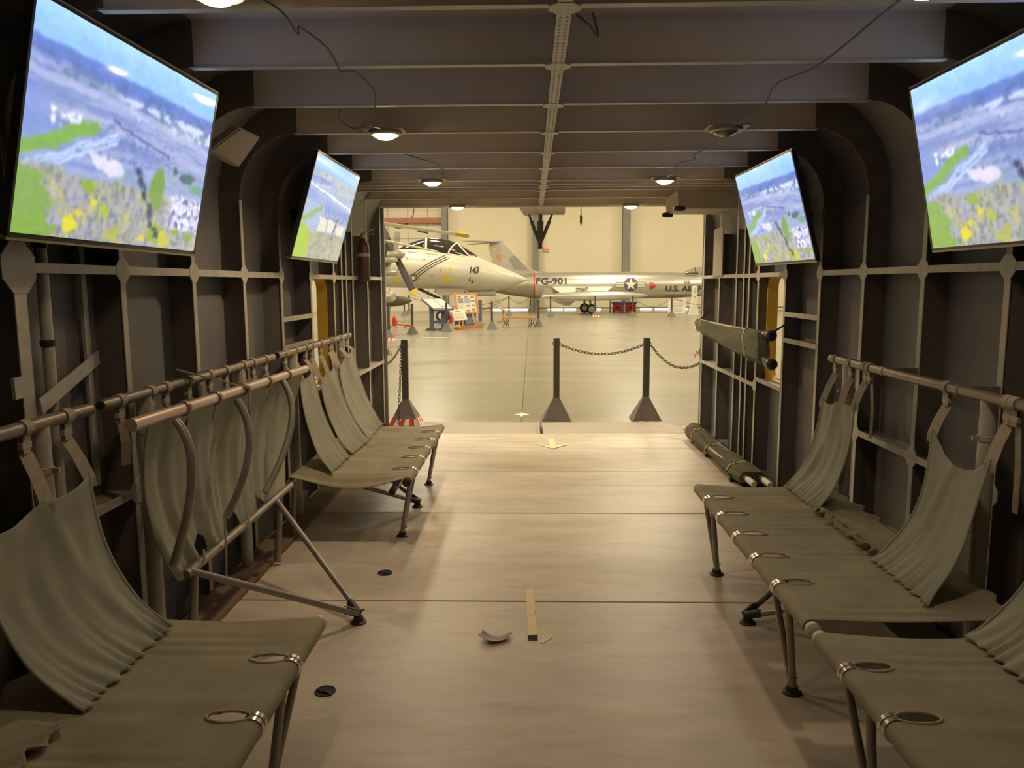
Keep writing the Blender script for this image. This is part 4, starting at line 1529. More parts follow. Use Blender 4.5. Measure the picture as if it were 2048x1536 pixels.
for n, (x, w) in enumerate(((-5.22, .36), (0.24, .36), (5.66, .44))):
    m = MB().box(x - w / 2, x + w / 2, HY1 - .5, HY1 - .46, GZ, HZ1).box(x - w / 2, x + w / 2, HY1 - .08, HY1 - .04, GZ, HZ1).box(x - .03, x + .03, HY1 - .46, HY1 - .08, GZ, HZ1)
    o = m.build('trim_%d' % (n + 4), 'steel', None)
    struct(o)
o = MB().box(HX0, -5.4, HY1 - .3, HY1 - .05, 5.13, 5.42).build('trim_7', 'redsteel', None)
struct(o)
# hanging cable on the back wall
p = [at(771, 440, 47.17), at(785, 452, 47.17), at(800, 456, 47.17), at(815, 447, 47.17), at(826, 430, 47.17), at(828, 410, 47.17)]
cable(p, 'dark cable looping down the far left hangar wall', 0.02, 'ink')
# fire notice
q = at(1092, 499.5, HY1 - .03)
t = thing('wall_notice', 'small red notice on the hangar wall beside a column', 'sign', q)
MB().obox(q, (.17, 0, 0), (0, .01, 0), (0, 0, .135)).build('board', 'signred', t)
for dz, h in ((.055, .045), (-.075, .03)):
    for dx in (-.075, .075):
        MB().obox(q + Vector((dx, -.012, dz)), (.06, 0, 0), (0, .002, 0), (0, 0, h)).build('text_block', 'signpale', t)


# ------------------------------------------------------------------ stanchions and chains
def stanchion(loc, label, group, h=1.0):
    x, y, z = loc
    t = thing('barrier_post', label, 'barrier post', loc, group)
    b = MB()
    hb, ht, w0, w1 = 0.29, 0.0, 0.175, 0.036
    b.loft([[(x + i * w0, y + j * w0, z) for i, j in ((-1, -1), (1, -1), (1, 1), (-1, 1))],
            [(x + i * w0, y + j * w0, z + 0.012) for i, j in ((-1, -1), (1, -1), (1, 1), (-1, 1))],
            [(x + i * w1, y + j * w1, z + hb) for i, j in ((-1, -1), (1, -1), (1, 1), (-1, 1))]])
    b.build('pyramid_base', 'base', t)
    MB().box(x - .036, x + .036, y - .036, y + .036, z + hb, z + h).build('post', 'post', t)
    k = MB().torus((x + 0.036, y - .02, z + h - .06), (.5, 0, 0), (0, 0, 1), .02, .02, .003, 12, 6)
    k.build('chain_eye', 'chain', t, True)
    k = MB().torus((x - 0.036, y - .02, z + h - .06), (.5, 0, 0), (0, 0, 1), .02, .02, .003, 12, 6)
    k.build('chain_eye', 'chain', t, True)
    return t


GB = 'grey barrier posts in the hangar'
S1 = stanchion((-1.50, 9.02, GZ), 'barrier post left of opening with striped base and hanging chain', GB, 1.0)
S2 = dup(S1, (0.296, 9.154, GZ), 'barrier post mid opening, plain base, chain only on its right')
S3 = dup(S1, (1.374, 9.208, GZ), 'barrier post right of opening holding two chains')


def stripes(t, sides=(0, 1), w=.186, hh=0.075):
    x, y, z = t.location
    for sd in sides:
        for k in range(6):
            a0, a1 = -1 + k / 3, -1 + (k + 1) / 3
            m = MB()

            def P3(a, zz):
                r = w - (zz / .29) * (w - .038)
                sh = 0.12 * (zz / hh)
                a = max(-1, min(1, a + sh))
                return (x + a * r, y - r - .001, z + zz) if sd == 0 else (x + r + .001, y + a * r, z + zz)
            m.add([P3(a0, .002), P3(a1, .002), P3(a1, hh), P3(a0, hh)], [(0, 1, 2, 3)])
            m.build('warning_stripe', 'red' if k % 2 == 0 else 'white', t)


stripes(S1)
stripes(S3, (0,), .186, .02)
far = [(825, 668, 'barrier post right of the olive tank, nearest of the far row'), (778, 680, 'barrier post cut by left jamb with red and white foot'), (893, 663, 'barrier post in front of the blue reading stand'),
       (984, 658, 'barrier post between the photo easel and wooden bench'), (1077, 653, 'barrier post at right end of the wooden bench'), (1101, 633, 'barrier post under the tail of the wing tank'),
       (1265, 633, 'barrier post in front of the right red crate'), (1343, 633, 'barrier post before the white notice board'), (1190, 633, 'barrier post beside the main wheels with striped foot'),
       (1018, 631, 'barrier post beyond the bench at its left'), (1061, 621, 'small barrier post near hangar wall at the grey column'), (818, 626, 'small barrier post behind the olive tank'), (809, 631, 'smallest partly hidden barrier post behind the red cart')]
FP = []
for (px, py, lb) in far:
    p = onz(px, py, GZ)
    if p.y > 46:
        p = onz(px, 622, GZ)
    FP.append(dup(S2, (p.x, p.y, GZ), lb, GB))
stripes(FP[1], (0, 1), .186, .06)
stripes(FP[8], (0,), .2, .07)


def chain(p, q, sag, label, link=0.05, wr=0.0045, drop=0.0):
    p, q = Vector(p), Vector(q)
    N = 60
    pts = [p.lerp(q, k / N) - Vector((0, 0, sag * 4 * (k / N) * (1 - k / N))) for k in range(N + 1)]
    cum = [0]
    for i in range(N):
        cum.append(cum[-1] + (pts[i + 1] - pts[i]).length)
    n = max(3, int(cum[-1] / (link * 0.78)))
    m = MB()

    def pos(s):
        for i in range(N):
            if cum[i + 1] >= s:
                return pts[i].lerp(pts[i + 1], (s - cum[i]) / max(1e-9, cum[i + 1] - cum[i]))
        return pts[-1]
    for k in range(n):
        a, b = pos(cum[-1] * k / n), pos(cum[-1] * (k + 1) / n)
        d = (b - a).normalized()
        o1 = d.cross(Vector((0, 1, 0)))
        o1 = o1.normalized() if o1.length > .1 else Vector((1, 0, 0))
        o2 = d.cross(o1).normalized()
        side = o1 * .9 + o2 * .4 if k % 2 == 0 else o2 * .9 - o1 * .4
        side.normalize()
        m.torus((a + b) / 2, d, side, link * .56, link * .3, wr, 12, 5)
    o = m.build('barrier_chain', 'chain', None, True)
    return tag(o, label, 'chain', 'chains across the opening')


zt = GZ + 1.0 - .07
chain((0.335, 9.13, zt), (1.335, 9.19, zt - .01), 0.115, 'dark chain sagging between the two right barrier posts')
chain((1.412, 9.19, zt), (WR + .06, 8.16, 0.685), 0.17, 'dark chain from rightmost barrier post to the right wall edge')
chain((-1.538, 9.0, zt), (-1.68, 8.16, 0.66), 0.1, 'dark chain from left barrier post to the left wall edge')
chain((-1.53, 8.975, zt), (-1.56, 8.84, GZ + .03), 0.0, 'dark chain hanging straight down the left barrier post', 0.045, .004)


def rope(p, q, sag, label, r=.011):
    p, q = Vector(p), Vector(q)
    pts = [p.lerp(q, k / 20) - Vector((0, 0, sag * 4 * (k / 20) * (1 - k / 20))) for k in range(21)]
    o = MB().tube(pts, r, 6).build('barrier_rope', 'chain', None, True)
    tag(o, label, 'rope', 'sagging barrier lines in the hangar')


def top(i):
    return FP[i].location + Vector((0, 0, .94))


rope(top(9), top(10), .38, 'barrier line sagging from bench post to column post')
rope(top(11), top(9), .55, 'long barrier line passing behind the jet nose')
rope(top(6), top(7), .45, 'barrier line sagging between red crates and white board')
rope(top(7), (10.5, 40.4, .79), .4, 'barrier line right of the white notice board')
rope(top(9), (-2.9, 33.5, .2), .12, 'lower barrier line falling left of the post beyond the bench')
rope((-8.2, 38.0, .55), top(11), .42, 'barrier line at the far left behind the olive tank')
o = None

# ------------------------------------------------------------------ twin-seat jet (143)
YJ = 33.0
ST = [(1053.5, 558.5, 560.5, 1), (1048, 555, 563.5, 1), (1036, 548.5, 569, 1), (1020, 541, 574.5, 1), (1000, 532.5, 579, 1), (975, 522, 582, 1), (955, 513, 582.3, 1), (937, 510, 582, .98), (915, 507, 580.5, .95), (890, 504, 579, .93), (865, 500, 578, .92), (840, 497, 577, .92), (815, 494, 576, .93), (795, 493, 575.5, .95), (770, 493, 575, 1.0), (740, 493, 575, 1.05), (690, 492, 575, 1.1)]
J = []
for px, t_, b_, k in ST:
    a, b = at(px, t_, YJ), at(px, b_, YJ)
    J.append((a.x, (a.z + b.z) / 2, (a.z - b.z) / 2, (a.z - b.z) / 2 * k))
J.sort()
JX = [j[0] for j in J]


def jint(x, i):
    return float(np.interp(x, JX, [j[i] for j in J]))


def jring(x, n=40):
    zc_, hz, hy = jint(x, 1), jint(x, 2), jint(x, 3)
    out = []
    for k in range(n):
        a = 2 * PI * k / n
        out.append((x, YJ - math.cos(a) * hy, zc_ + math.sin(a) * hz))
    return out


def jsurf(x, z, eps=.012):
    zc_, hz, hy = jint(x, 1), jint(x, 2), jint(x, 3)
    q = max(-0.999, min(.999, (z - zc_) / hz))
    return Vector((x, YJ - hy * math.sqrt(1 - q * q) - eps, z))


jet = thing('fighter_jet', 'pale grey two-seat jet nose numbered 143 with dark canopy', 'aircraft', (-4, YJ, GZ))
xs = np.concatenate([np.linspace(J[0][0], J[-1][0] - .6, 40), np.linspace(J[-1][0] - .55, J[-1][0], 14)])
MB().loft([jring(x) for x in xs]).build('fuselage', 'f14', jet, True)
a, b = at(1052, 559.5, YJ), at(1066, 559, YJ)
MB().tube([a, b], [.035, .015], 10).build('nose_probe', 'cowl', jet, True)
# canopy
CT = [(955, 511.5), (940, 502), (925, 493), (914, 486.5), (900, 481), (886, 478), (870, 476.3), (857, 476.5), (840, 479.5), (822, 485.5), (806, 493), (796, 499)]
SI = [(955, 513), (937, 514), (902, 509), (875, 504), (849, 499.5), (820, 499), (796, 500)]
cT = sorted((at(*p, YJ).x, at(*p, YJ).z) for p in CT)
cS = sorted((at(*p, YJ).x, at(*p, YJ).z) for p in SI)


def canopy_pt(x, th, grow=0.0):
    zt_ = float(np.interp(x, [c[0] for c in cT], [c[1] for c in cT])) + grow
    zs = float(np.interp(x, [c[0] for c in cS], [c[1] for c in cS]))
    if zt_ < zs + .01:
        zt_ = zs + .01
    zc_, hz, hy = jint(x, 1), jint(x, 2), jint(x, 3)
    q = max(-1, min(.98, (zs - zc_) / hz))
    w = max(0.05, hy * math.sqrt(1 - q * q)) + grow + .008
    return Vector((x, YJ - math.cos(th) * w * (1 if True else 0), zs + math.sin(th) * (zt_ - zs)))


def canopy(x0, x1, name, m_, grow=0.0, n=24, th0=0.0, th1=PI):
    rings = []
    for x in np.linspace(x0, x1, n):
        rings.append([canopy_pt(x, th0 + (th1 - th0) * k / 20, grow) for k in range(21)])
    mb = MB().loft(rings, False, False)
    return mb.build(name, m_, jet, True)


xA, xB, xC, xD = at(797, 490, YJ).x, at(853, 490, YJ).x, at(905, 490, YJ).x, at(953, 490, YJ).x
canopy(xA, xC, 'canopy', 'canopy')
canopy(xC, xD, 'windscreen', 'canopy')
canopy(xB - .04, xB + .05, 'canopy_frame', 'bar', .012, 4)


def slanted_frame(pts, w, name):
    m = MB()
    m.tube(pts, w, 8)
    return m.build(name, 'bar', jet, True)


def ontop(px, py, push=.02):
    # point of the canopy shell where it is seen at this spot
    p = at(px, py, YJ)
    zt_ = float(np.interp(p.x, [c[0] for c in cT], [c[1] for c in cT]))
    zs = float(np.interp(p.x, [c[0] for c in cS], [c[1] for c in cS]))
    s_ = max(0, min(.999, (p.z - zs) / max(.02, zt_ - zs)))
    return canopy_pt(p.x, math.asin(s_), push)


slanted_frame([ontop(898, 510), ontop(900, 503), ontop(905, 495), ontop(911, 489), ontop(915, 487)], .035, 'windscreen_arch')
slanted_frame([ontop(915, 487), ontop(922, 495), ontop(930, 503), ontop(937, 510), ontop(942, 514)], .028, 'windscreen_bar')
slanted_frame([ontop(899, 509.5), ontop(915, 512.5), ontop(935, 515), ontop(950, 513)], .022, 'windscreen_sill')
# markings
vs, fs = text2d('143', .038)
g0, g1 = at(943, 547, YJ), at(960, 534, YJ)
decal('lettering', 'ink', jet, vs, fs, lambda u, v: jsurf(g0.x + (u + .12 * (v - .5)) * (g1.x - g0.x), g0.z + v * (g1.z - g0.z)), .2)
k0 = at(899, 513.5, YJ)
k1 = at(834, 550, YJ)
for off, w in ((-4.2, 1.3), (0.2, 1.3), (4.6, 1.3)):
    def band(u, v, off=off, w=w):
        px = 835 + u * 62 + off * .75
        py = 552 - u * 38 - 6.5 * math.sin(PI * u) * .45 + off * .75 + (v - .5) * w * 1.4
        p = at(px, py, YJ)
        return jsurf(p.x, p.z)
    decal('stripe', 'ink', jet, [(0, 0), (1, 0), (1, 1), (0, 1)], [(0, 1, 2, 3)], band, 0, .06)
rc = at(831.5, 556, YJ)
mp = lambda e: (lambda u, v: jsurf(rc.x + u, rc.z + v, e))
pp = disc_poly(0, 0, .16)
decal('roundel', 'roundelblue', jet, pp, [tuple(range(len(pp)))], mp(.018), .05)
decal('roundel_bars', 'inkgrey', jet, [(-.26, -.05), (.26, -.05), (.26, .05), (-.26, .05)], [(0, 1, 2, 3)], mp(.014), .05)
pp = star_poly(0, 0, .145)
decal('star', 'bar', jet, pp, [tuple(range(10))], mp(.024), .05)
for (px, py, w, h, sk) in ((897, 560, 22, 7, 0), (897.5, 546, 5, 22, -.55), (799, 561, 14, 8, 0)):
    c = at(px, py, YJ)
    decal('yellow_patch', 'yelmark', jet, [(-1, -1), (1, -1), (1, 1), (-1, 1)], [(0, 1, 2, 3)], (lambda u, v, c=c, w=w, h=h, sk=sk: jsurf(c.x + u * w * .0107 + v * h * .0107 * (-sk), c.z + v * h * .0107, .010)), .34)
for (px, py, w) in ((829, 505.5, 18), (866, 509, 22), (824, 510, 4), (862, 514, 6)):
    c = at(px, py, YJ)
    decal('stencil', 'inkgrey', jet, [(-1, -1), (1, -1), (1, 1), (-1, 1)], [(0, 1, 2, 3)], (lambda u, v, c=c, w=w: jsurf(c.x + u * w * .0107, c.z + v * .012 + u * -.02, .01)))
for (px, py) in ((819, 518), (853, 521), (885, 542), (868, 553)):
    c = at(px, py, YJ)
    decal('stencil', 'inkgrey', jet, [(-.05, .06), (.06, .06), (0, -.06), (-.025, .045), (.0, -.03), (.035, .045)], [(0, 2, 4, 3), (0, 3, 5, 1), (1, 5, 4, 2)], (lambda u, v, c=c: jsurf(c.x + u, c.z + v, .01)))
for (px, py, w, h) in ((942, 558, 3, 9), (947, 563, 4, 6)):
    c = at(px, py, YJ)
    decal('stencil', 'ink', jet, [(-1, -1), (1, -1), (1, 1), (.3, 1), (.3, -.3), (-1, .2)], [(0, 1, 2, 3, 4, 5)], (lambda u, v, c=c, w=w, h=h: jsurf(c.x + u * w * .0107, c.z + v * h * .0107, .012)))
# belly: gear bay doors, chin pod, nose gear
a = at(870, 584, YJ)
q = [at(873, 577, YJ - .5), at(931, 577, YJ - .5), at(926, 590, YJ - .5), at(880, 591, YJ - .5), at(869, 585, YJ - .5)]
MB().prism(q, (0, .04, 0)).build('gear_door', 'gear', jet)
q = [at(867, 584, YJ + .4), at(872, 577, YJ + .4), at(931, 577, YJ + .4), at(931, 588, YJ + .4)]
MB().prism(q, (0, .04, 0)).build('gear_door', 'gear', jet)
a, b = at(930, 587, YJ - .1), at(991, 587, YJ - .1)
MB().lathe(a, b - a, [(.02, 0), (.10, .15), (.115, .5), (.115, (b - a).length * .95), (.1, (b - a).length), (.07, (b - a).length - .02)], 20).build('chin_pod', 'gear', jet, True)
MB().box(a.x + .1, b.x - .3, YJ - .13, YJ - .07, a.z, a.z + .3).build('pod_pylon', 'gear', jet)
sx = at(885, 590, YJ).x
MB().tube([(sx + .12, YJ, 1.25), (sx, YJ, .22)], [.07, .05], 12).build('nose_gear_strut', 'gear', jet, True)
MB().tube([at(836, 577, YJ), at(883, 599, YJ)], .06, 10).build('drag_brace', 'ink', jet, True)
for dy in (-.18, .18):
    wl = MB().lathe((sx, YJ + dy - .08, GZ + .28), (0, 1, 0), [(.17, .02), (.25, 0), (.28, .04), (.28, .12), (.25, .16), (.17, .14)], 28).build('tyre', 'tyre', jet, True)
    MB().lathe((sx, YJ + dy - .085, GZ + .28), (0, 1, 0), [(.05, -.01), (.16, .01), (.165, .16), (.05, .18)], 24).build('hub', 'wheel', wl, True)
# ------------------------------------------------------------------ silver jet behind (FG-901)
YF = 42.6
FS = [(972, 563, 580), (985, 559, 584), (1000, 556, 587), (1030, 550, 592), (1070, 545, 596.5), (1100, 543.5, 598), (1150, 543, 598), (1200, 543, 598), (1250, 543, 597.5), (1300, 543, 597), (1350, 543.5, 596), (1400, 546, 593), (1440, 551, 590), (1480, 557, 585), (1520, 563, 580), (1552, 569, 574)]
K = []
for px, t_, b_ in FS:
    a, b = at(px, t_, YF), at(px, b_, YF)
    K.append((a.x, (a.z + b.z) / 2, (a.z - b.z) / 2))
KX = [k[0] for k in K]


def kint(x, i):
    return float(np.interp(x, KX, [k[i] for k in K]))


sj = thing('silver_jet', 'bare silver jet lettered FG-901 with wing tip tank behind the barrier posts', 'aircraft', (5, YF, GZ))


def kring(x, n=40, s_=1.0):
    return [(x, YF - math.cos(2 * PI * k / n) * kint(x, 2) * .95, kint(x, 1) + math.sin(2 * PI * k / n) * kint(x, 2)) for k in range(n)]


xt = at(1068, 570, YF).x
MB().loft([kring(x) for x in np.linspace(xt, KX[-1], 60)]).build('fuselage', 'f104', sj, True)
tp = MB().loft([kring(x) for x in np.linspace(KX[0], xt, 24)]).build('tail_pipe', 'f104d', sj, True)
xr = at(1069, 570, YF).x
MB().loft([[Vector((x_, YF + (p[1] - YF) * 1.012, kint(xr, 1) + (p[2] - kint(xr, 1)) * 1.012)) for p in kring(xr)] for x_ in (xr - .03, xr + .03)]).build('red_band', 'red', sj, True)
# intake duct with red cone on the near side
xi = at(1297, 571, YF).x
x0i = at(1170, 571, YF).x
ri = []
for k in range(20):
    w = k / 19
    x = x0i + (xi - x0i) * w
    e = math.sin(min(1, w * 1.6) * PI / 2)
    zc_ = at(1280, 570.5, YF).z
    ri.append([(x, YF - .30 - math.cos(a) * (.34 * e + .05), zc_ + math.sin(a) * (.40 * e + .02)) for a in [2 * PI * j / 28 for j in range(28)]])
duct = MB().loft(ri).build('intake', 'f104', sj, True)
zc_ = at(1280, 571.5, YF).z
MB().lathe((xi - .02, YF - .62, zc_), (1, 0, 0), [(.23, 0), (.19, .1), (.1, .28), (.005, .46)], 24).build('intake_cone', 'redcone', sj, True)
MB().torus((xi, YF - .30, zc_ + .02), (0, .40, 0), (0, 0, .41), 1, 1, .035, 32, 8).build('intake_lip', 'f104d', duct, True)


def ksurf(x, z, eps=.02):
    q = max(-.999, min(.999, (z - kint(x, 1)) / kint(x, 2)))
    y = YF - kint(x, 2) * .95 * math.sqrt(1 - q * q)
    if x0i < x < xi:
        w = (x - x0i) / (xi - x0i)
        e = math.sin(min(1, w * 1.6) * PI / 2)
        q = (z - at(1280, 570.5, YF).z) / (.40 * e + .02)
        if abs(q) < 1:
            y = min(y, YF - .30 - (.34 * e + .05) * math.sqrt(1 - q * q))
    return Vector((x, y - eps, z))


def letter(s, x0, y0, x1, y1, m_='ink', bold=0.0, parent=sj, name='lettering', fn=ksurf, Yd=YF):
    vs_, fs_ = text2d(s, bold)
    a, b = at(x0, y0, Yd - .6), at(x1, y1, Yd - .6)
    return decal(name, m_, parent, vs_, fs_, lambda u, v: fn(a.x + u * (b.x - a.x), b.z + v * (a.z - b.z)), .15)


letter('FG-901', 1072, 555.5, 1133, 568.5, bold=.03)
letter('U.S. AIR FORCE', 1331, 571.5, 1451, 583, bold=.03)
rc2 = at(1261, 569, YF - .6)
m2 = lambda e: (lambda u, v: ksurf(rc2.x + u, rc2.z + v, e))
kk = .0265
pp = disc_poly(0, 0, 14 * kk)
decal('roundel_border', 'roundelblue', sj, [(-30 * kk, -5.2 * kk), (30 * kk, -5.2 * kk), (30 * kk, 5.2 * kk), (-30 * kk, 5.2 * kk)], [(0, 1, 2, 3)], m2(.03), .06, .2)
decal('roundel_bars', 'bar', sj, [(-29 * kk, -4.2 * kk), (29 * kk, -4.2 * kk), (29 * kk, 4.2 * kk), (-29 * kk, 4.2 * kk)], [(0, 1, 2, 3)], m2(.045), .06, .2)
decal('roundel_stripe', 'webbing', sj, [(-29 * kk, -1.1 * kk), (29 * kk, -1.1 * kk), (29 * kk, 1.1 * kk), (-29 * kk, 1.1 * kk)], [(0, 1, 2, 3)], m2(.053), .03, .2)
decal('roundel', 'roundelblue', sj, pp, [tuple(range(len(pp)))], m2(.06), .06)
pp = star_poly(0, 0, 13.5 * kk)
decal('star', 'bar', sj, pp, [tuple(range(10))], m2(.07), .06)
for px, w in ((1369, 3), (1373, 3), (1377.5, 4)):
    c = at(px, 564.5, YF - .6)
    decal('stencil', 'inkgrey', sj, [(-1, -1), (1, -1), (1, 1), (-1, 1)], [(0, 1, 2, 3)], (lambda u, v, c=c, w=w: ksurf(c.x + u * w * .012, c.z + v * .09)), .5)
# cockpit
cc = []
for k in range(14):
    w = k / 13
    px = 1366 + w * 100
    zt_ = at(px, 545 - 12 * math.sin(PI * min(1, w * 1.1)) ** .7, YF).z
    x = at(px, 545, YF).x
    zb = kint(x, 1) + kint(x, 2) * .75
    cc.append([(x, YF - math.cos(PI * j / 14) * .38 * math.sin(PI * min(.97, .06 + w * .9)) ** .5, zb + math.sin(PI * j / 14) * max(.02, zt_ - zb)) for j in range(15)])
MB().loft(cc, False, False).build('canopy', 'windscreen', sj, True)
MB().tube([Vector(p) for p in cc[3]], .03, 6).build('canopy_frame', 'ink', sj, True)
MB().box(at(1368, 545, YF).x, at(1393, 545, YF).x, YF - .5, YF - .44, at(1368, 548, YF).z, at(1368, 545.5, YF).z).build('cockpit_sill', 'ink', sj)
# fin and tailplane
fin = [(1093, 547), (1068, 541), (1056, 533.5), (1029, 508), (1006, 482), (1000, 479.5), (979, 481), (978, 497), (986, 528), (994, 558), (1020, 560), (1093, 556)]
fp = [at(px, py, YF) for px, py in fin]
MB().prism([p + Vector((0, -.05, 0)) for p in fp], (0, .1, 0)).build('fin', 'f104', sj, bevel=.02)
q = [(1017, 518), (1029, 511), (1056, 540), (1029, 539)]
MB().prism([at(px, py, YF) + Vector((0, -.062, 0)) for px, py in q], (0, .01, 0)).build('fin_panel', 'greypanel', sj)
zs = at(985, 484, YF).z
xs_ = at(985, 484, YF).x
stab = [(xs_ - .35, YF, zs), (xs_ + .5, YF, zs), (xs_ - .35, YF - 1.75, zs - .0), (xs_ - .85, YF - 1.75, zs)]
for sg in (-1, 1):
    pl = [(at(1002, 487, YF).x, YF), (at(974, 487, YF).x, YF), (at(930, 485, YF).x, YF + sg * 1.9), (at(944, 485, YF).x, YF + sg * 1.9)]
    MB().prism([(x, y, zs - .03 - (abs(y - YF) * .012)) for x, y in pl], (0, 0, .06)).build('tailplane', 'gear', sj, bevel=.015)
c = at(998.5, 514, YF)
fm = lambda c, e=.075: (lambda u, v: Vector((c.x + u, YF - e, c.z + v)))
decal('emblem_shield', 'orange', sj, [(-.16, .16), (-.08, .1), (0, .18), (.08, .1), (.16, .16), (.17, -.05), (0, -.2), (-.17, -.05)], [tuple(range(8))], fm(c))
decal('emblem_shield', 'gear', sj, [(-.07, .08), (.07, .08), (.07, -.02), (0, -.1), (-.07, -.02)], [tuple(range(5))], fm(c, .08))
c = at(989, 499.5, YF)
pp = disc_poly(0, 0, .1)
decal('emblem_disc', 'yelmark', sj, pp, [tuple(range(len(pp)))], fm(c))
c = at(1008, 523, YF)
decal('emblem_streak', 'yelmark', sj, [(-.14, .13), (-.1, .15), (.16, -.14), (.1, -.1)], [(0, 1, 2, 3)], fm(c))
# wing with inverted letters, tip tank
zr = at(1160, 573, YF - .6).z
wr = [at(1103, 573, YF - .65), at(1226, 573, YF - .65), at(1212, 583.5, YF - 2.6), at(1119, 584.5, YF - 2.6)]
wm = MB()
th = Vector((0, 0, -.05))
wm.prism(wr, th)
wm.build('wing', 'f104w', sj, bevel=.012)
fl = [at(1101, 573, YF - .66), at(1106, 573.5, YF - .7), at(1120, 585, YF - 2.6), at(1112, 581, YF - 2.2)]
MB().prism([p + Vector((0, 0, .005)) for p in fl], (0, 0, -.06)).build('flap', 'greypanel', sj)
vs_, fs_ = text2d('USAF', .01)
def wsurf(u, v):
    # letters read upside down on the upper side of the wing
    px = 1177 - u * 38
    py = 574.2 + v * 8.5
    w = (py - 573) / 10.5
    return at(px - (py - 574) * .5, py, YF - .65 - 1.95 * w) + Vector((0, 0, .012))
vs_, fs_ = text2d('USAF', .01)
decal('lettering', 'ink', sj, vs_, fs_, lambda u, v: at(1174 - 26 * v + 3, 574.5 + 8.5 * u, YF - .65 - 1.95 * ((1.5 + 8.5 * u) / 10.5)) + Vector((0, 0, .012)), .2)
a, b = at(1083, 593.5, YF - 2.75), at(1295, 590.5, YF - 2.75)
L = (b - a).length
MB().lathe(a, b - a, [(.01, 0), (.07, .12), (.13, .5), (.20, 1.1), (.235, 1.8), (.245, L * .5), (.235, L * .7), (.17, L * .86), (.08, L * .96), (.01, L)], 28).build('tip_tank', 'f104', sj, True)
q = [(1080, 598), (1089, 575), (1102, 577), (1108, 586), (1094, 593)]
MB().prism([at(px, py, YF - 2.75) + Vector((0, -.02, 0)) for px, py in q], (0, .04, 0)).build('tank_fin', 'f104', sj)
q = [(1100, 600), (1150, 602), (1140, 611), (1128, 611)]
MB().prism([at(px, py, YF - 1) for px, py in q], (0, .04, 0)).build('gear_door', 'f104', sj)
# main gear
for (px, py, r, dy) in ((1183, 619.5, .27, -1.35), (1169, 617, .27, .9)):
    c = at(px, py, YF + dy)
    c.z = GZ + r
    w_ = MB().lathe(c + Vector((0, -.1, 0)), (0, 1, 0), [(r * .6, .02), (r * .9, 0), (r, .05), (r, .15), (r * .9, .2), (r * .6, .18)], 30).build('tyre', 'tyre', sj, True)
    h_ = MB().lathe(c + Vector((0, -.11, 0)), (0, 1, 0), [(.03, -.01), (r * .5, 0), (r * .6, .03), (r * .6, .2), (.03, .21)], 24)
    h_.build('hub', 'wheel', w_, True)
    hh_ = MB()
    for k in range(8):
        an = 2 * PI * k / 8
        hh_.lathe(c + Vector((math.cos(an) * r * .42, -.112, math.sin(an) * r * .42)), (0, -1, 0), [(.018, 0), (.018, .004)], 10)
    hh_.build('hub_holes', 'ink', w_)
    MB().tube([c, (c.x - .05, YF + dy * .35, kint(c.x, 1) - kint(c.x, 2) * .9)], .06, 10).build('gear_strut', 'gear', sj, True)
c = (at(1430, 620, YF).x, YF, GZ + .22)
MB().lathe((c[0], YF - .08, c[2]), (0, 1, 0), [(.1, 0), (.22, .02), (.22, .14), (.1, .16)], 24).build('tyre', 'tyre', sj, True)
MB().tube([c, (c[0], YF, 1.0)], .05, 10).build('nose_gear_strut', 'gear', sj, True)

# ------------------------------------------------------------------ propeller aircraft, far left
YP = 24.0
hub = at(797, 509, YP)
ax = Vector((math.cos(math.radians(35)), -math.sin(math.radians(35)), 0.02)).normalized()
pa = thing('propeller_aircraft', 'silver engine cowling with drooping dark propeller cut by left jamb', 'aircraft', (hub.x - 1.2, YP + .8, GZ))
MB().lathe(hub - ax * .30, ax, [(.13, -.1), (.13, .0), (.125, .12), (.135, .2), (.125, .42), (.09, .5), (.02, .53)], 24).build('propeller_hub', 'cowl', pa, True)
MB().lathe(hub - ax * 1.6, ax, [(.5, -2.5), (.62, -1.2), (.66, -.2), (.62, .55), (.50, .85), (.40, .92), (.36, .8)], 36).build('cowling', 'cowl', pa, True)
MB().lathe(hub - ax * .75, ax, [(.38, -.1), (.38, .02), (.2, .12)], 30).build('engine_front', 'ink', pa, True)
hz_ = Vector((-ax.y, ax.x, 0)).normalized()
if hz_.x < 0:
    hz_ = -hz_


def pblade(d, L, w0, w1, m_, tip):
    d = d.normalized()
    wd = (d.cross(Vector((0, -1, 0))) * .9 + d.cross(ax) * .3).normalized()
    nn = d.cross(wd).normalized()
    rings = []
    for k in range(15):
        q = k / 14
        w = w0 + (w1 - w0) * min(1, q * 2.2)
        if q > .9:
            w *= math.sqrt(max(.02, 1 - ((q - .9) / .105) ** 2))
        c = hub - ax * .15 + d * (.1 + L * q)
        rings.append([c + wd * math.cos(a) * w / 2 + nn * math.sin(a) * .03 * (1 - .6 * q) for a in [2 * PI * j / 14 for j in range(14)]])
    o = MB().loft(rings).build('propeller_blade', m_, pa, True)
    if tip:
        rr = [[(Vector(p) - sum(rings[i], Vector()) / 14) * 1.03 + sum(rings[i], Vector()) / 14 for p in rings[i]] for i in (12, 13, 14)]
        MB().loft(rr).build('blade_tip', 'rotortip', o, True)
    return o


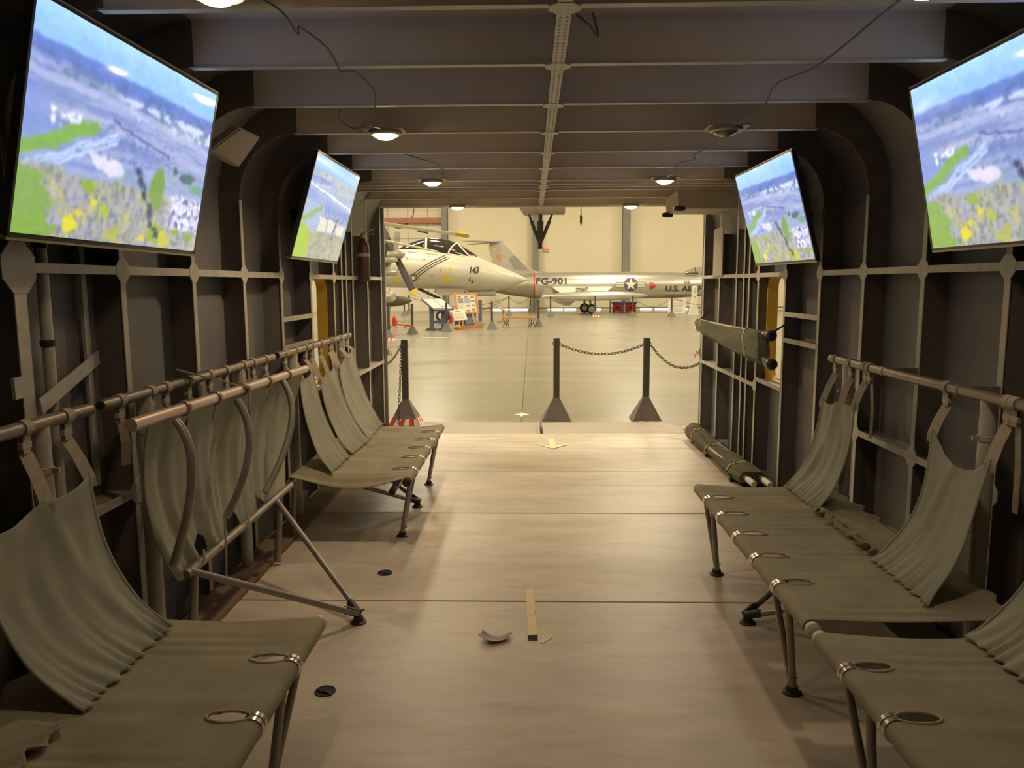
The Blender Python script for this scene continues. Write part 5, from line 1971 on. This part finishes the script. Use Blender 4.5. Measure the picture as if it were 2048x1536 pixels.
tgt = at(836, 588, YP - .25)
pblade(tgt - hub, (tgt - hub).length - .05, .19, .215, 'propblade', True)
pblade(-(tgt - hub), (tgt - hub).length - .05, .19, .215, 'propblade', True)
tgt = at(802, 461, YP + .1)
pblade(tgt - hub, (tgt - hub).length - .1, .09, .19, 'propgrey', False)
for (px, py, r) in ((785, 545, .1), (776, 594, .17), (781, 520, .09)):
    c = at(px, py, YP - .1)
    MB().lathe(c - ax * .35, ax, [(r * .6, 0), (r, .1), (r, .45), (r * .7, .6)], 18).build('exhaust_stack', 'cowl', pa, True)
MB().tube([hub - ax * 2.4 + Vector((0, 0, -.3)), (hub.x - 2.2, hub.y + 1.6, GZ + .35)], .09, 12).build('gear_strut', 'gear', pa, True)
MB().lathe((hub.x - 2.2, hub.y + 1.45, GZ + .38), (0, 1, 0), [(.2, 0), (.36, .04), (.38, .15), (.36, .26), (.2, .3)], 26).build('tyre', 'tyre', pa, True)

# olive tank behind it
a, b = at(770, 601, 25.5), at(824, 601, 25.5)
t = thing('drop_tank', 'olive drab pointed tank on a stand behind the propeller', 'tank', (a.x, 25.5, GZ))
MB().lathe(a - Vector((1.2, 0, 0)), (1, 0, 0), [(.1, 0), (.19, .5), (.205, 1.3), (.2, 1.55), (.16, 1.8), (.09, 2.0), (.01, 2.0 + .1)], 26).build('body', 'olive', t, True)
for dx in (-.9, -.1):
    MB().bar((a.x + dx, 25.5, a.z - .15), (a.x + dx, 25.5, GZ), .07, .3, (0, 1, 0)).build('stand_leg', 'bluegrey', t)

# helicopter: long drooping blades, hub hidden at the left
YH = 22.0
hubh = at(290, 371, YH)
he = thing('helicopter', 'white drooping rotor blades with yellow tip crossing top left of opening', 'helicopter', (hubh.x, YH, GZ))
def rblade(p, q, w, m_, tip=None):
    p, q = Vector(p), Vector(q)
    d = (q - p).normalized()
    side = d.cross(Vector((0, 0, 1))).normalized()
    tilt = (side * .8 + Vector((0, 0, .6))).normalized()
    nn = d.cross(tilt).normalized()
    rings = []
    n = 16
    for k in range(n + 1):
        s_ = k / n
        c = p.lerp(q, s_) - Vector((0, 0, .04 * math.sin(PI * s_)))
        ww = w * (1 if s_ < .985 else .55)
        rings.append([c + tilt * math.cos(a) * ww / 2 + nn * math.sin(a) * .022 for a in [2 * PI * j / 12 for j in range(12)]])
    o = MB().loft(rings).build('rotor_blade', m_, he, True)
    return o, p, q, d, tilt
o, p, q, d, tl = rblade(hubh, at(940, 472, 24.0), .15, 'rotor')
MB().obox(q - d * .25, d * .20, tl * .08, d.cross(tl) * .026).build('tip_band', 'rotortip', o)
MB().obox(at(846, 464, 23.3), d * .16, tl * .02, d.cross(tl) * .02).build('trim_tab', 'ink', o)
rblade(hubh, at(876, 503.5, 20.0), .07, 'rotor')
rblade(hubh, hubh + Vector((-8.5, 2, -1.0)), .15, 'rotor')
MB().tube([hubh + Vector((0, 0, .1)), hubh + Vector((0, 0, -1.0))], [.16, .12], 14).build('mast', 'gear', he, True)
MB().loft([[(hubh.x + sx * 1.0, YH + math.cos(a) * r * .8, GZ + 1.75 + math.sin(a) * r) for a in [2 * PI * j / 24 for j in range(24)]] for sx, r in ((-6, .25), (-3, .5), (-1.6, 1.1), (0, 1.35), (1.5, 1.3), (2.6, .95), (3.1, .4))]).build('body', 'cowl', he, True)
for dx in (-.8, 1.6):
    for dy in (-.8, .8):
        MB().lathe((hubh.x + dx, YH + dy - .1, GZ + .25), (0, 1, 0), [(.12, 0), (.24, .03), (.25, .1), (.24, .17), (.12, .2)], 20).build('wheel', 'tyre', he, True)
        MB().tube([(hubh.x + dx, YH + dy, GZ + .25), (hubh.x + dx, YH + dy * .8, GZ + .9)], .05, 8).build('gear_leg', 'gear', he, True)

# ------------------------------------------------------------------ display furniture
# blue reading stand with two sheets
Yb = 27.4
t = thing('reading_stand', 'blue two-legged reading stand with slanted sheets', 'display stand', at(858, 661, Yb))
q = [at(842, 597, Yb + .25), at(884, 597, Yb + .25), at(908, 618, Yb - .25), at(868, 619.5, Yb - .25)]
MB().prism(q, (0, 0, -.05)).build('desk_top', 'navy', t)
cq = sum(q, Vector()) / 4
def inq(u, v, e=.006):
    return q[3].lerp(q[2], u).lerp(q[0].lerp(q[1], u), v) + Vector((0, -.002, e))
for u0, u1, v0, v1 in ((.05, .52, .1, .94), (.56, .95, .3, .94), (.56, .95, .04, .24)):
    MB().add([inq(u0, v0), inq(u1, v0), inq(u1, v1), inq(u0, v1)], [(0, 1, 2, 3)]).build('sheet', 'paper' if v1 > .3 else 'signpale', t, solid=.004)
for px in (863, 886):
    p = at(px, 612, Yb)
    MB().box(p.x - .075, p.x + .075, Yb - .06, Yb + .06, GZ + .06, p.z).build('leg', 'bluegrey', t)
    MB().prism([(p.x - .2, Yb - .25, GZ), (p.x + .2, Yb - .25, GZ), (p.x + .2, Yb - .25, GZ + .04), (p.x + .1, Yb - .25, GZ + .10), (p.x - .1, Yb - .25, GZ + .10), (p.x - .2, Yb - .25, GZ + .04)], (0, .5, 0)).build('foot', 'bluegrey', t)
MB().box(at(866, 645, Yb).x, at(884, 645, Yb).x, Yb - .03, Yb + .03, GZ + .25, GZ + .35).build('crossbar', 'bluegrey', t)
# wooden easel with photographs
Ye = 28.8
t = thing('photo_easel', 'orange wooden easel holding a framed board of aircraft photographs', 'easel', at(935, 655, Ye))
q = [at(907, 586, Ye + .12), at(953, 586, Ye + .12), at(959, 627, Ye - .12), at(912, 628, Ye - .12)]
u_, v_ = (q[1] - q[0]).normalized(), (q[0] - q[3]).normalized()
n_ = u_.cross(v_).normalized()
if n_.y > 0:
    n_ = -n_
MB().prism(q, (0, .05, 0)).build('backing', 'oak', t)
def eq(u, v, e):
    return q[3].lerp(q[2], u).lerp(q[0].lerp(q[1], u), v) + n_ * e
MB().add([eq(.11, .1, .004), eq(.89, .1, .004), eq(.89, .88, .004), eq(.11, .88, .004)], [(0, 1, 2, 3)]).build('sheet', 'bar', t, solid=.003)
for (u0, u1, v0, v1, mm) in ((.15, .3, .77, .84, 'photo'), (.42, .6, .77, .84, 'photo'), (.7, .86, .76, .84, 'photo'), (.14, .38, .52, .73, 'photo'), (.42, .66, .52, .76, 'photoblue'), (.7, .87, .58, .66, 'photo'), (.15, .36, .3, .46, 'paper'), (.46, .66, .36, .42, 'photo'), (.72, .86, .38, .43, 'photo'), (.46, .62, .12, .2, 'photo'), (.7, .85, .13, .24, 'photo')):
    MB().add([eq(u0, v0, .01), eq(u1, v0, .01), eq(u1, v1, .01), eq(u0, v1, .01)], [(0, 1, 2, 3)]).build('photograph', mm, t, solid=.003)
for px0, px1 in ((918, 928), (948, 952)):
    MB().bar(at(px0, 600, Ye + .1), at(px1, 655, Ye - .05), .08, .05, (0, 1, 0)).build('leg', 'oak', t)
MB().bar(at(911, 655, Ye - .3), at(966, 652.5, Ye - .1), .14, .1).build('base_beam', 'oak', t)
MB().bar(at(911, 657, Ye - .3), at(920, 650, Ye + .4), .14, .1).build('base_beam', 'oak', t)
q2 = [at(929, 628, Ye), at(944, 627, Ye), at(946, 649, Ye), at(931, 650, Ye)]
MB().prism(q2, (0, .03, 0)).build('lower_panel', 'bluepanel', t)
q2 = [at(909, 640, Ye + .2), at(946, 638, Ye + .2), at(949, 651, Ye + .2), at(909, 652, Ye + .2)]
MB().prism(q2, (0, .03, 0)).build('lower_board', 'navy', t)
# small caption stand
Yc = 27.9
t = thing('caption_stand', 'small caption board on single post in front of the easel', 'sign stand', at(918, 658, Yc))
q = [at(901, 619, Yc + .1), at(928, 620, Yc + .1), at(935, 639, Yc - .12), at(910, 641, Yc - .12)]
MB().prism(q, (0, .02, -.02)).build('board', 'bar', t)
u_, v_ = (q[1] - q[0]).normalized(), (q[0] - q[3]).normalized()
n_ = u_.cross(v_).normalized()
if n_.y > 0:
    n_ = -n_
for u0, u1, v0, v1, mm in ((.3, .7, .82, .88, 'inkgrey'), (.14, .86, .2, .7, 'signpale')):
    MB().add([q[3].lerp(q[2], a).lerp(q[0].lerp(q[1], a), b) + n_ * .008 for a, b in ((u0, v0), (u1, v0), (u1, v1), (u0, v1))], [(0, 1, 2, 3)]).build('caption_text', mm, t, solid=.003)
p = at(919, 640, Yc)
MB().box(p.x - .022, p.x + .022, Yc - .02, Yc + .02, GZ + .05, p.z + .1).build('post', 'paper', t)
MB().box(p.x - .2, p.x + .2, Yc - .05, Yc + .05, GZ, GZ + .06).box(p.x - .05, p.x + .05, Yc - .22, Yc + .2, GZ, GZ + .06).build('cross_foot', 'oak', t)
# wooden bench with folding legs
Yw = 29.4
a, b = at(1003, 636, Yw - .1), at(1072, 634.5, Yw + .1)
t = thing('wooden_bench', 'low orange wooden bench with folding metal legs', 'bench', ((a + b) / 2 * 1.0).xy.to_3d() + Vector((0, 0, GZ)))
MB().bar(a, b, .34, .05).build('seat', 'oak', t)
for px, dr in ((1012, 1), (1063, -1)):
    p = at(px, 637, Yw)
    k = MB()
    for dx in (-.1, .12):
        k.tube([(p.x + dx, Yw - .12, p.z), (p.x + dx * .5, Yw - .13, (p.z + GZ) / 2), (p.x + dx * 1.1, Yw - .14, GZ)], .014, 8)
    k.tube([(p.x - .09, Yw - .13, GZ + .12), (p.x + .1, Yw - .13, GZ + .12)], .01, 8)
    k.build('folding_leg', 'post', t, True)
    MB().tube([(p.x, Yw, p.z), (p.x + dr * .02, Yw + .12, GZ)], .012, 8).build('folding_leg', 'post', t, True)
# small slanted wooden stand beyond the bench
Yv = 33.0
t = thing('slanted_stand', 'brown slanted reading stand beyond the wooden bench', 'display stand', at(1012, 643, Yv))
q = [at(988, 610, Yv + .2), at(999, 611, Yv + .2), at(1016, 623, Yv - .2), at(1004, 619, Yv - .2)]
MB().prism(q, (0, 0, -.03)).build('top', 'webbing', t)
p = at(1006, 620, Yv)
MB().box(p.x - .035, p.x + .035, Yv - .03, Yv + .03, GZ, p.z).build('post', 'oak', t)
MB().box(p.x - .25, p.x + .1, Yv - .05, Yv + .05, GZ, GZ + .06).build('foot', 'oak', t)
# grey stand behind the easel
t = thing('grey_stand', 'grey pedestal stand showing right of the photo easel', 'display stand', at(960, 643, 31.0))
p = at(960, 600, 31)
MB().box(p.x - .07, p.x + .07, 30.95, 31.05, GZ + .05, p.z).build('post', 'bluegrey', t)
MB().prism([(p.x - .3, 30.8, GZ), (p.x + .24, 30.8, GZ), (p.x + .1, 30.8, GZ + .14), (p.x - .1, 30.8, GZ + .14)], (0, .4, 0)).build('foot', 'gear', t)
# red crates on carts
for n, (x0, x1, lb) in enumerate(((1226, 1244, 'left red crate with grey lid against the hangar wall'), (1252, 1272, 'right red crate with grey lid against the hangar wall'))):
    Yr = 44.0
    a, b = at(x0, 622, Yr), at(x1, 607.5, Yr)
    t = thing('red_crate', lb, 'crate', ((a.x + b.x) / 2, Yr + .2, GZ), 'red crates by the hangar wall')
    MB().box(a.x, b.x, Yr, Yr + .4, GZ + .05, b.z).build('body', 'red', t, bevel=.02)
    MB().box(a.x - .05, b.x + .05, Yr - .03, Yr + .43, b.z, b.z + .12).build('lid', 'bluegrey', t, bevel=.02)
    MB().lathe(((a.x + b.x) / 2, Yr - .001, (b.z + GZ) / 2 + .05), (0, -1, 0), [(.07, 0), (.06, .01)], 16).build('badge', 'ink', t)
    for dx in (.1, -.1):
        MB().lathe((a.x + .06 if dx > 0 else b.x - .06, Yr + .05, b.z + .12), (0, 0, 1), [(.05, 0), (.05, .05)], 12).build('catch', 'white', t)
    k = MB()
    for x in (a.x + .05, b.x - .05):
        k.box(x - .04, x + .04, Yr + .05, Yr + .35, GZ, GZ + .05)
    k.build('skid', 'ink', t)
    MB().box(a.x - .16, a.x - .1, Yr + .25, Yr + .4, GZ, b.z + .2).build('cart_post', 'bluegrey', t)
# white notice board
Yn = 42.0
a, b = at(1336, 630, Yn), at(1372, 596, Yn)
t = thing('notice_board', 'white printed notice board standing on hangar floor', 'sign', ((a.x + b.x) / 2, Yn, GZ))
MB().box(a.x, b.x, Yn, Yn + .05, GZ + .02, b.z).build('board', 'white', t)
for k in range(9):
    MB().box(a.x + .12, b.x - .12 - .1 * hsh(k, 3), Yn - .004, Yn, GZ + .12 + k * .08, GZ + .145 + k * .08).build('text_line', 'webbing', t)
MB().box(a.x, a.x + .08, Yn + .05, Yn + .4, GZ, GZ + .05).box(b.x - .08, b.x, Yn + .05, Yn + .4, GZ, GZ + .05).build('foot', 'gear', t)
# white flared stand
Ys = 39.2
t = thing('flared_stand', 'white flared pedestal in front of the silver jet lettering', 'stand', at(1388, 631, Ys))
q = [(1378, 632), (1398, 632), (1394, 600), (1394, 572), (1385, 572), (1385, 598)]
pq = [at(px, py, Ys) for px, py in q]
pq[0].z = pq[1].z = GZ
MB().prism(pq, (0, .3, 0)).build('body', 'white', t, bevel=.02)
for py in (578, 583, 594):
    p = at(1389.5, py, Ys)
    MB().obox(p + Vector((0, -.004, 0)), (.05, 0, 0), (0, .004, 0), (0, 0, .03)).build('fitting', 'gear', t)
# red cart behind the olive tank
t = thing('red_cart', 'low red cart with pale hose behind the olive tank', 'cart', at(800, 650, 29.0))
a, b = at(785, 652, 29), at(822, 640, 29)
MB().prism([at(785, 652, 29), at(790, 652, 29), at(792, 643, 29), at(787, 632, 29), at(784, 640, 29)], (0, .4, 0)).build('frame', 'red', t)
MB().bar(at(788, 648, 29), at(823, 652, 28.8), .1, .05).build('drawbar', 'red', t)
MB().tube([at(790, 651, 29), at(797, 658, 28.9), at(806, 659, 28.9), at(815, 650, 28.9), at(818, 638, 29)], .02, 8).build('hose', 'rope', t, True)
# small red extinguisher on the hangar floor
p = onz(902, 645, GZ)
t = thing('floor_extinguisher', 'small red extinguisher on hangar floor behind the reading stand', 'fire extinguisher', p)
MB().lathe(p, (0, 0, 1), [(.07, 0), (.075, .02), (.075, .22), (.05, .3), (.02, .32), (.02, .38)], 14).build('bottle', 'red', t, True)
MB().bar(p + Vector((0, 0, .38)), p + Vector((.09, 0, .42)), .03, .02).build('handle', 'ink', t)
# yellow chock by the left jamb
p = onz(777, 655, GZ)
o = MB().prism([(p.x - .25, p.y, GZ), (p.x + .1, p.y, GZ), (p.x + .08, p.y, GZ + .15), (p.x - .2, p.y, GZ + .17)], (0, .25, 0)).build('wheel_chock', 'rotortip', None, bevel=.015)
tag(o, 'yellow wheel chock on hangar floor at the left jamb', 'wheel chock')
# arrow sticker on the hangar floor at the ramp
q = zz
p0 = at(1043, 829, 9.2)
pl = [onz(px, py, GZ + .002) for px, py in ((1028, 829), (1043, 826.5), (1044, 823), (1046, 826.5), (1060, 829), (1046, 831), (1043, 834), (1040, 831))]
o = MB().prism(pl, (0, 0, .001)).build('floor_sticker', 'white', None)
tag(o, 'pale star-shaped mark on the hangar floor before the ramp', 'sticker')

# ------------------------------------------------------------------ light
w = bpy.data.worlds.new('world')
sc.world = w
w.use_nodes = True
w.node_tree.nodes['Background'].inputs['Color'].default_value = (0.9, 0.8, 0.6, 1)
w.node_tree.nodes['Background'].inputs['Strength'].default_value = 0.02


def hangar_lamp(x, y, P, size=1.2):
    l = bpy.data.lights.new('hangar_lamp', 'AREA')
    l.shape = 'SQUARE'
    l.size = size
    l.energy = P
    l.color = (1.0, 0.86, 0.62)
    o = bpy.data.objects.new('hangar_lamp', l)
    COL.objects.link(o)
    o.location = (x, y, 9.6)
    return o


HP = 600
for x in (-15, -5, 5, 15):
    for y in (12.5, 21, 30, 39):
        hangar_lamp(x, y, HP)
bpy.context.view_layer.update()
